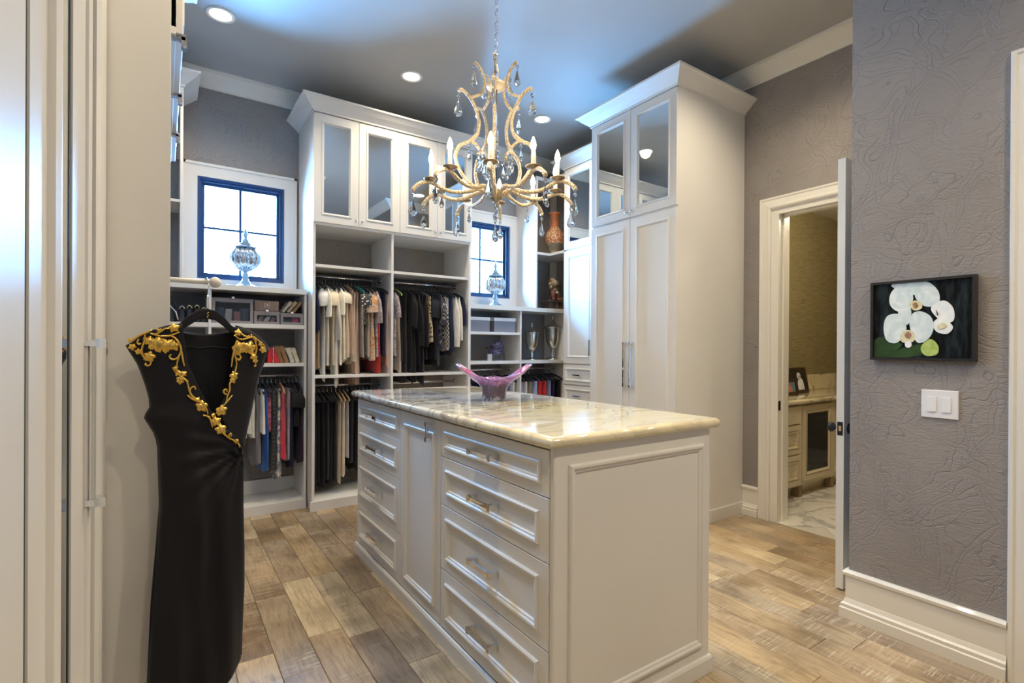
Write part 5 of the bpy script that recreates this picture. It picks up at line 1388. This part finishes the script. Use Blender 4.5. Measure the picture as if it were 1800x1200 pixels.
def tiles():
    s = 0.46; ang = radians(45); rr = random.Random(5)
    ca, sa = cos(ang), sin(ang)
    for i in range(-8, 14):
        for j in range(-8, 14):
            q = [(i * s, j * s), ((i + 1) * s, j * s), ((i + 1) * s, (j + 1) * s), (i * s, (j + 1) * s)]
            pts = [(4.3 + (a * ca - b * sa), 1.3 + (a * sa + b * ca)) for a, b in q]
            cx = sum(p[0] for p in pts) / 4; cy = sum(p[1] for p in pts) / 4
            if not (XR - 0.1 < cx < 6.8 and BY0 - 0.1 < cy < BY1): continue
            g = 0.0015
            pts = [(cx + (x - cx) * (1 - g / s * 2), cy + (y - cy) * (1 - g / s * 2)) for x, y in pts]
            # clip to the room edges
            def clip(P_, ax, lim, keep):
                out = []
                for k in range(len(P_)):
                    a, b = P_[k - 1], P_[k]
                    ia, ib = keep(a[ax], lim), keep(b[ax], lim)
                    if ia != ib:
                        t = (lim - a[ax]) / (b[ax] - a[ax]); out.append((a[0] + (b[0] - a[0]) * t, a[1] + (b[1] - a[1]) * t))
                    if ib: out.append(b)
                return out
            for ax, lim, kp in ((0, XR + 0.008, lambda v, l: v >= l), (1, BY0, lambda v, l: v >= l), (1, BY1, lambda v, l: v <= l)):
                pts = clip(pts, ax, lim, kp)
                if len(pts) < 3: break
            if len(pts) < 3: continue
            mb = MB(); top_ = [(x, y, 0.0) for x, y in pts]; bot = [(x, y, -0.006) for x, y in pts]
            mb.grid([bot, top_], close_u=True); mb.cap(top_)
            mb.build('tile', M_tile, bf)
tiles()
struct(MB().box(BX0, BX1, BY1, BY1 + 0.1, -0.1, 3.0).build('wall_bathroom', M_grass, fix=False), 'olive brown grasscloth wall in the bathroom')
struct(MB().box(BX1, BX1 + 0.1, BY0, BY1 + 0.1, -0.1, 3.0).build('wall_far', M_grass, fix=False))
struct(MB().box(BX0, BX1, BY0 - 0.1, BY0, -0.1, 3.0).build('wall_side', M_grass, fix=False))
struct(MB().box(XR + 0.141, BX1 + 0.1, BY0 - 0.1, BY1 + 0.1, 3.0, 3.1).build('ceiling', paint('bath_ceiling', (0.7, 0.66, 0.58), 0.6), fix=False), 'bathroom ceiling')
bl = thing('ceiling_lamp', (5.2, 1.75, 3.0), 'round flush ceiling lamp in the bathroom, above the doorway view', 'ceiling light')
MB().lathe([(0.15, 0.0), (0.15, -0.03), (0.10, -0.06), (0.001, -0.07)], 24, (5.2, 1.75, 3.0), caps=False).build('shade', emit('bath_lamp', (1.0, 0.88, 0.66), 3.0), bl)
l = light('bath_lamp_light', 'POINT', (0, 0, -0.16), 52.0, (1.0, 0.86, 0.62), 0.12); l.parent = bl

# vanity
va = thing('vanity_cabinet', (5.6, 2.72, 0), 'cream glazed vanity cabinet with glass door in the bathroom', 'cabinet')
vx0, vx1, vy = 4.30, 6.9, 2.46
MB().box(vx0, vx1, vy + 0.02, BY1 - 0.001, 0.11, 0.885).build('carcass', M_cream, va)
MB().box(vx0, vx1, vy + 0.10, BY1 - 0.001, 0.0, 0.11).build('toe_kick', M_cream, va)
for px in (4.99, 5.62, 6.85):
    MB().box(px - 0.03, px + 0.03, vy + 0.02, vy + 0.08, 0.0, 0.11).build('foot', M_glaze, va)
def vanity_front(name, x0, x1, z0, z1, inner=True, glass=False):
    w, h = x1 - x0, z1 - z0
    st = 0.05 if h > 0.12 else 0.02
    pr = [(0, 0), (0, 0.018), (0.002, 0.02), (st, 0.02), (st + 0.006, 0.024), (st + 0.014, 0.022), (st + 0.022, 0.012), (st + 0.03, 0.012)] if inner else [(0, 0), (0, 0.018), (0.002, 0.02)]
    d = MB().rectsweep((x0 + 0.002, vy + 0.02, z0 + 0.002), X, Z, -Y, w - 0.004, h - 0.004, pr, fill=not glass).build(name, M_cream, va)
    if inner:
        MB().rectsweep((x0 + st, vy, z0 + st), X, Z, -Y, w - 2 * st, h - 2 * st, [(0.0, 0.001), (0.0, 0.0035), (0.005, 0.0035), (0.005, 0.001)], fill=False).build('glaze_line', M_glaze, d)
    if glass:
        i = st + 0.028
        t = MATS.get('dark_glass') or paint('dark_glass', (0.015, 0.018, 0.025), 0.04, 0.0, 0)
        MB().rectsweep((x0 + i, vy + 0.012, z0 + i), X, Z, -Y, w - 2 * i, h - 2 * i, [(0, 0), (0, 0.003)]).build('glass', t, d)
    return d
for z0, z1, inn in ((0.70, 0.865, False), (0.42, 0.69, True), (0.13, 0.41, True)):
    d = vanity_front('drawer', 4.33, 4.96, z0, z1, inn)
    small_knob(d, (4.80, vy - 0.002, (z0 + z1) / 2), -Y)
vanity_front('glass_door', 5.00, 5.575, 0.15, 0.865, True, True)
vanity_front('drawer', 5.66, 6.3, 0.62, 0.865, False); vanity_front('door', 5.66, 6.3, 0.15, 0.61, True)
MB().box(4.92, 4.935, vy + 0.35, vy + 0.36, 0.2, 0.21)
vt = MB().rectsweep((vx0, vy - 0.03, 0.885), X, Y, Z, vx1 - vx0, BY1 - vy + 0.029, [(0.03, 0), (0.008, 0.004), (0.0, 0.016), (0.0, 0.028), (0.008, 0.040), (0.03, 0.044)]).build('worktop', M_vanity_top, None, auto=50)
tag(vt, 'cream onyx vanity top seen through the doorway', 'worktop')
MB().box(vx0, vx1, BY1 - 0.022, BY1 - 0.001, 0.9295, 1.105).build('backsplash', M_vanity_top, vt)
# photo frames on the vanity
M_frame = paint('dark_wood_frame', (0.045, 0.022, 0.014), 0.35, 0.15)
def photo_frame(name, x, y, w, h, label, pict, lean=0.16, rz=0.0):
    t = thing(name, (x, y, 0.929), label, 'picture frame', None, rz)
    t.rotation_euler = (-lean, 0, rz)
    MB().rectsweep((-w / 2, 0, 0.001), X, Z, -Y, w, h, [(0, -0.012), (0, 0.006), (0.012, 0.010), (0.032, 0.004), (0.034, 0.0)], fill=False).build('frame', M_frame, t, local=True)
    MB().box(-w / 2 + 0.03, w / 2 - 0.03, -0.0005, 0.004, 0.031, h - 0.03).build('photo', pict['bg'], t, local=True)
    for nm, poly, mt in pict['shapes']:
        mb = MB(); a = [(px, -0.0015, pz) for px, pz in poly]; b = [(px, -0.0006, pz) for px, pz in poly]
        mb.grid([b, a], close_u=True); mb.cap(a); mb.build(nm, mt, t, local=True)
    return t
def ell(cx, cz, rx, rz, n=14): return [(cx + rx * cos(2 * pi * k / n), cz + rz * sin(2 * pi * k / n)) for k in range(n)]
p_white = paint('photo_white', (0.78, 0.78, 0.82), 0.4, 0.08, 0); p_skin = paint('photo_skin', (0.55, 0.30, 0.20), 0.4, 0.15, 0); p_blue = paint('photo_blue', (0.08, 0.25, 0.42), 0.4, 0.3, 0); p_dark = paint('photo_dark', (0.012, 0.016, 0.012), 0.3, 0.2, 0); p_grey = paint('photo_grey', (0.14, 0.17, 0.21), 0.4, 0.3, 0); p_pink = paint('photo_pink', (0.6, 0.12, 0.3), 0.4, 0.1, 0)
photo_frame('photo_frame', 5.62, 2.80, 0.40, 0.275, 'dark wood frame with photo of a child in white, on the vanity', dict(bg=p_dark, shapes=[('white_clothes', [(-0.03, 0.035), (0.115, 0.035), (0.10, 0.13), (0.06, 0.165), (0.0, 0.15), (-0.03, 0.11)], p_white), ('white_hat', ell(0.015, 0.185, 0.045, 0.036), p_white), ('face', ell(0.025, 0.168, 0.024, 0.026), p_skin), ('pink_flower', ell(0.07, 0.045, 0.018, 0.012), p_pink)]), rz=0.06)
photo_frame('photo_frame', 5.22, 2.70, 0.30, 0.17, 'dark low frame with blue and orange photo, on the vanity', dict(bg=p_grey, shapes=[('orange_shape', ell(0.02, 0.07, 0.04, 0.035), paint('photo_orange', (0.55, 0.2, 0.1), 0.4, 0.2, 0)), ('blue_shape', ell(0.09, 0.075, 0.03, 0.025), p_blue)]))
# curtain edge at the left of the grasscloth
mb = MB(); mb.smooth = True
rows = []
for k in range(2):
    rows.append([(5.40 + 0.30 * j / 24, 2.985 + 0.018 * sin(j * 1.6), 1.12 + k * 1.85) for j in range(25)])
mb.grid(rows)
cu = mb.build('curtain', fabric('curtain_brown', (0.30, 0.22, 0.10), 0.9)); tag(cu, 'brown curtain hanging beside the grasscloth wall in the bathroom', 'curtain')
cu.modifiers.new('thick', 'SOLIDIFY').thickness = 0.004

# ================================================================== ORCHID PICTURE, SWITCH
pic = thing('framed_picture', (XN, 0.923, 1.54), 'black framed picture of white orchids on the grey wall', 'picture')
MB().rectsweep((XN, 1.126, 1.348), -Y, Z, -X, 0.405, 0.385, [(0, 0.0), (0, 0.034), (0.012, 0.034), (0.014, 0.022)], fill=False).build('frame', paint('picture_black', (0.012, 0.011, 0.012), 0.35), pic)
def picbg():
    t = NT('orchid_ground'); c = t.coord((26, 26, 6))
    a = t.n('ShaderNodeTexNoise', Scale=1.0, Detail=4.0); t.l(c, a.inputs[0])
    sp = t.n('ShaderNodeSeparateXYZ'); tc = t.n('ShaderNodeTexCoord'); t.l(tc.outputs['Object'], sp.inputs[0])
    m = t.n('ShaderNodeMapRange'); m.inputs[1].default_value = -0.15; m.inputs[2].default_value = -0.24; t.l(sp.outputs[2], m.inputs[0])
    base = t.ramp(a.outputs[0], [(0.45, (0.001, 0.001, 0.002)), (0.75, (0.03, 0.05, 0.055))])
    t.l(base, t.b.inputs['Base Color']); t.set(Roughness=0.6, Specular_IOR_Level=0.15); return t.m
MB().box(XN - 0.021, XN - 0.004, 0.731, 1.117, 1.358, 1.724).build('canvas', picbg(), pic)
def orchid():
    pw = []
    def pmat(name, c1, c2, sc=14.0):
        t = NT(name); c = t.coord((1, 1, 1)); a = t.n('ShaderNodeTexNoise', Scale=sc, Detail=4.0, Distortion=1.5); t.l(c, a.inputs[0])
        t.l(t.ramp(a.outputs[0], [(0.3, c1), (0.7, c2)]), t.b.inputs['Base Color']); t.set(Roughness=0.35); return t.m
    petal = pmat('petal_white', (0.56, 0.70, 0.74), (0.86, 0.92, 0.92)); lip = pmat('lip_yellow', (0.62, 0.55, 0.25), (0.85, 0.82, 0.62), 40); bud = pmat('bud_green', (0.35, 0.48, 0.10), (0.55, 0.66, 0.22), 20)
    leafm = pmat('leaf_green', (0.006, 0.03, 0.004), (0.03, 0.085, 0.015), 10); br = pmat('throat_brown', (0.22, 0.10, 0.06), (0.5, 0.3, 0.2), 60); petal2 = pmat('petal_bright', (0.78, 0.86, 0.90), (0.95, 0.97, 0.96))
    # crop pixels of the canvas -> wall coordinates
    def cv(p):
        k = (p[0] - 232) / (838 - 232)
        yt = 238 + (188 - 238) * k; yb = 700 + (712 - 700) * k
        return (1.114 - 0.38 * k, 1.361 + 0.36 * (1 - (p[1] - yt) / (yb - yt)))
    depth = [0.0212]
    def sh(name, pts, mt, sm=True):
        q = [cv(p) for p in pts]
        if sm:
            V3 = [Vector((a, b, 0)) for a, b in q]; n = len(V3); out = []
            for i in range(n):
                p0, p1, p2, p3 = V3[i - 1], V3[i], V3[(i + 1) % n], V3[(i + 2) % n]
                for j in range(5):
                    t = j / 5
                    out.append(0.5 * ((2 * p1) + (p2 - p0) * t + (2 * p0 - 5 * p1 + 4 * p2 - p3) * t * t + (3 * p1 - p0 - 3 * p2 + p3) * t ** 3))
            q = [(v.x, v.y) for v in out]
        q = [(min(1.116, max(0.732, a)), min(1.722, max(1.36, b))) for a, b in q]
        depth[0] += 0.00035
        cx = sum(a for a, b in q) / len(q); cz = sum(b for a, b in q) / len(q)
        mb = MB(); ring = [(XN - depth[0], a, b) for a, b in q]; back = [(XN - 0.0205, a, b) for a, b in q]
        mb.grid([back, ring], close_u=True); mb.cap(ring)
        mb.build(name, mt, pic)
    sh('leaf', [(236, 700), (236, 600), (280, 570), (360, 600), (420, 620), (330, 700)], leafm)
    sh('leaf', [(330, 700), (430, 640), (560, 620), (600, 660), (520, 690), (430, 705)], leafm)
    sh('bud', [(540, 640), (570, 595), (610, 588), (645, 630), (640, 680), (590, 695), (555, 680)], bud)
    sh('petal', [(470, 260), (400, 240), (345, 290), (340, 360), (390, 405), (450, 390), (490, 330)], petal)
    sh('petal', [(500, 300), (520, 230), (580, 215), (640, 270), (650, 340), (600, 375), (540, 360)], petal)
    sh('petal', [(350, 235), (420, 215), (520, 212), (570, 212), (530, 265), (490, 300), (430, 280), (380, 262)], petal)
    sh('petal', [(600, 390), (640, 345), (690, 340), (732, 390), (735, 460), (700, 480), (650, 460)], petal2)
    sh('petal', [(615, 480), (650, 450), (700, 470), (730, 510), (700, 550), (650, 545), (622, 520)], petal2)
    sh('lip', [(470, 350), (505, 335), (540, 350), (545, 385), (505, 400), (475, 380)], lip)
    sh('throat', [(488, 358), (510, 348), (525, 370), (505, 388)], br)
    sh('petal', [(400, 400), (430, 365), (470, 370), (480, 430), (460, 490), (425, 470), (400, 430)], petal)
    sh('petal', [(430, 440), (380, 420), (320, 440), (300, 510), (320, 590), (380, 610), (430, 570), (450, 510)], petal)
    sh('petal', [(470, 480), (490, 420), (540, 405), (600, 440), (618, 510), (590, 580), (530, 610), (490, 560)], petal)
    sh('lip', [(412, 570), (440, 530), (480, 530), (508, 565), (495, 600), (455, 610), (420, 600)], lip)
    sh('throat', [(440, 560), (465, 535), (485, 560), (465, 585)], br)
    sh('lip', [(445, 605), (475, 595), (485, 625), (465, 640), (445, 630)], petal2)
    sh('lip', [(640, 500), (670, 480), (695, 495), (680, 515), (650, 520)], lip)
    sh('throat', [(632, 395), (646, 425), (640, 432)], p_dark, False)
orchid()
sw = thing('light_switch', (XN, 0.853, 1.148), 'white double rocker light switch below the orchid picture', 'light switch')
MB().rectsweep((XN, 0.9215, 1.083), -Y, Z, -X, 0.137, 0.13, [(0, 0), (0, 0.006), (0.003, 0.009)]).build('plate', M_switch, sw)
for yy in (0.897, 0.844):
    mb = MB(); o = Vector((XN - 0.009, yy, 1.113)); mb.obox(o + Vector((-0.002, -0.0165, 0.034)), (0.002, 0, 0), (0, 0.0165, 0), (0.0012, 0, 0.034))
    mb.build('rocker', M_switch, sw)

# ================================================================== OUTSIDE THE WINDOWS
pier = thing('stone_pier', (3.95, 6.6, 0), 'pale stone pier outside the window behind the chandelier', 'stone wall')
M_stone = paint('pale_stone', (0.55, 0.45, 0.42), 0.9, 0.25, 0.4)
MB().box(3.78, 4.5, 6.45, 6.9, -0.1, 4.4).build('core', paint('mortar', (0.6, 0.58, 0.56), 0.95), pier)
rs = random.Random(3)
zz = 1.2
while zz < 4.3:
    hh = 0.10 + rs.random() * 0.07; xx = 3.76
    while xx < 4.5:
        w = 0.16 + rs.random() * 0.16; x2 = min(xx + w, 4.52)
        MB().box(xx, x2 - 0.014, 6.425 - rs.random() * 0.02, 6.452, zz, zz + hh - 0.014).build('stone', M_stone, pier, bevel=0.008)
        xx = x2
    zz += hh
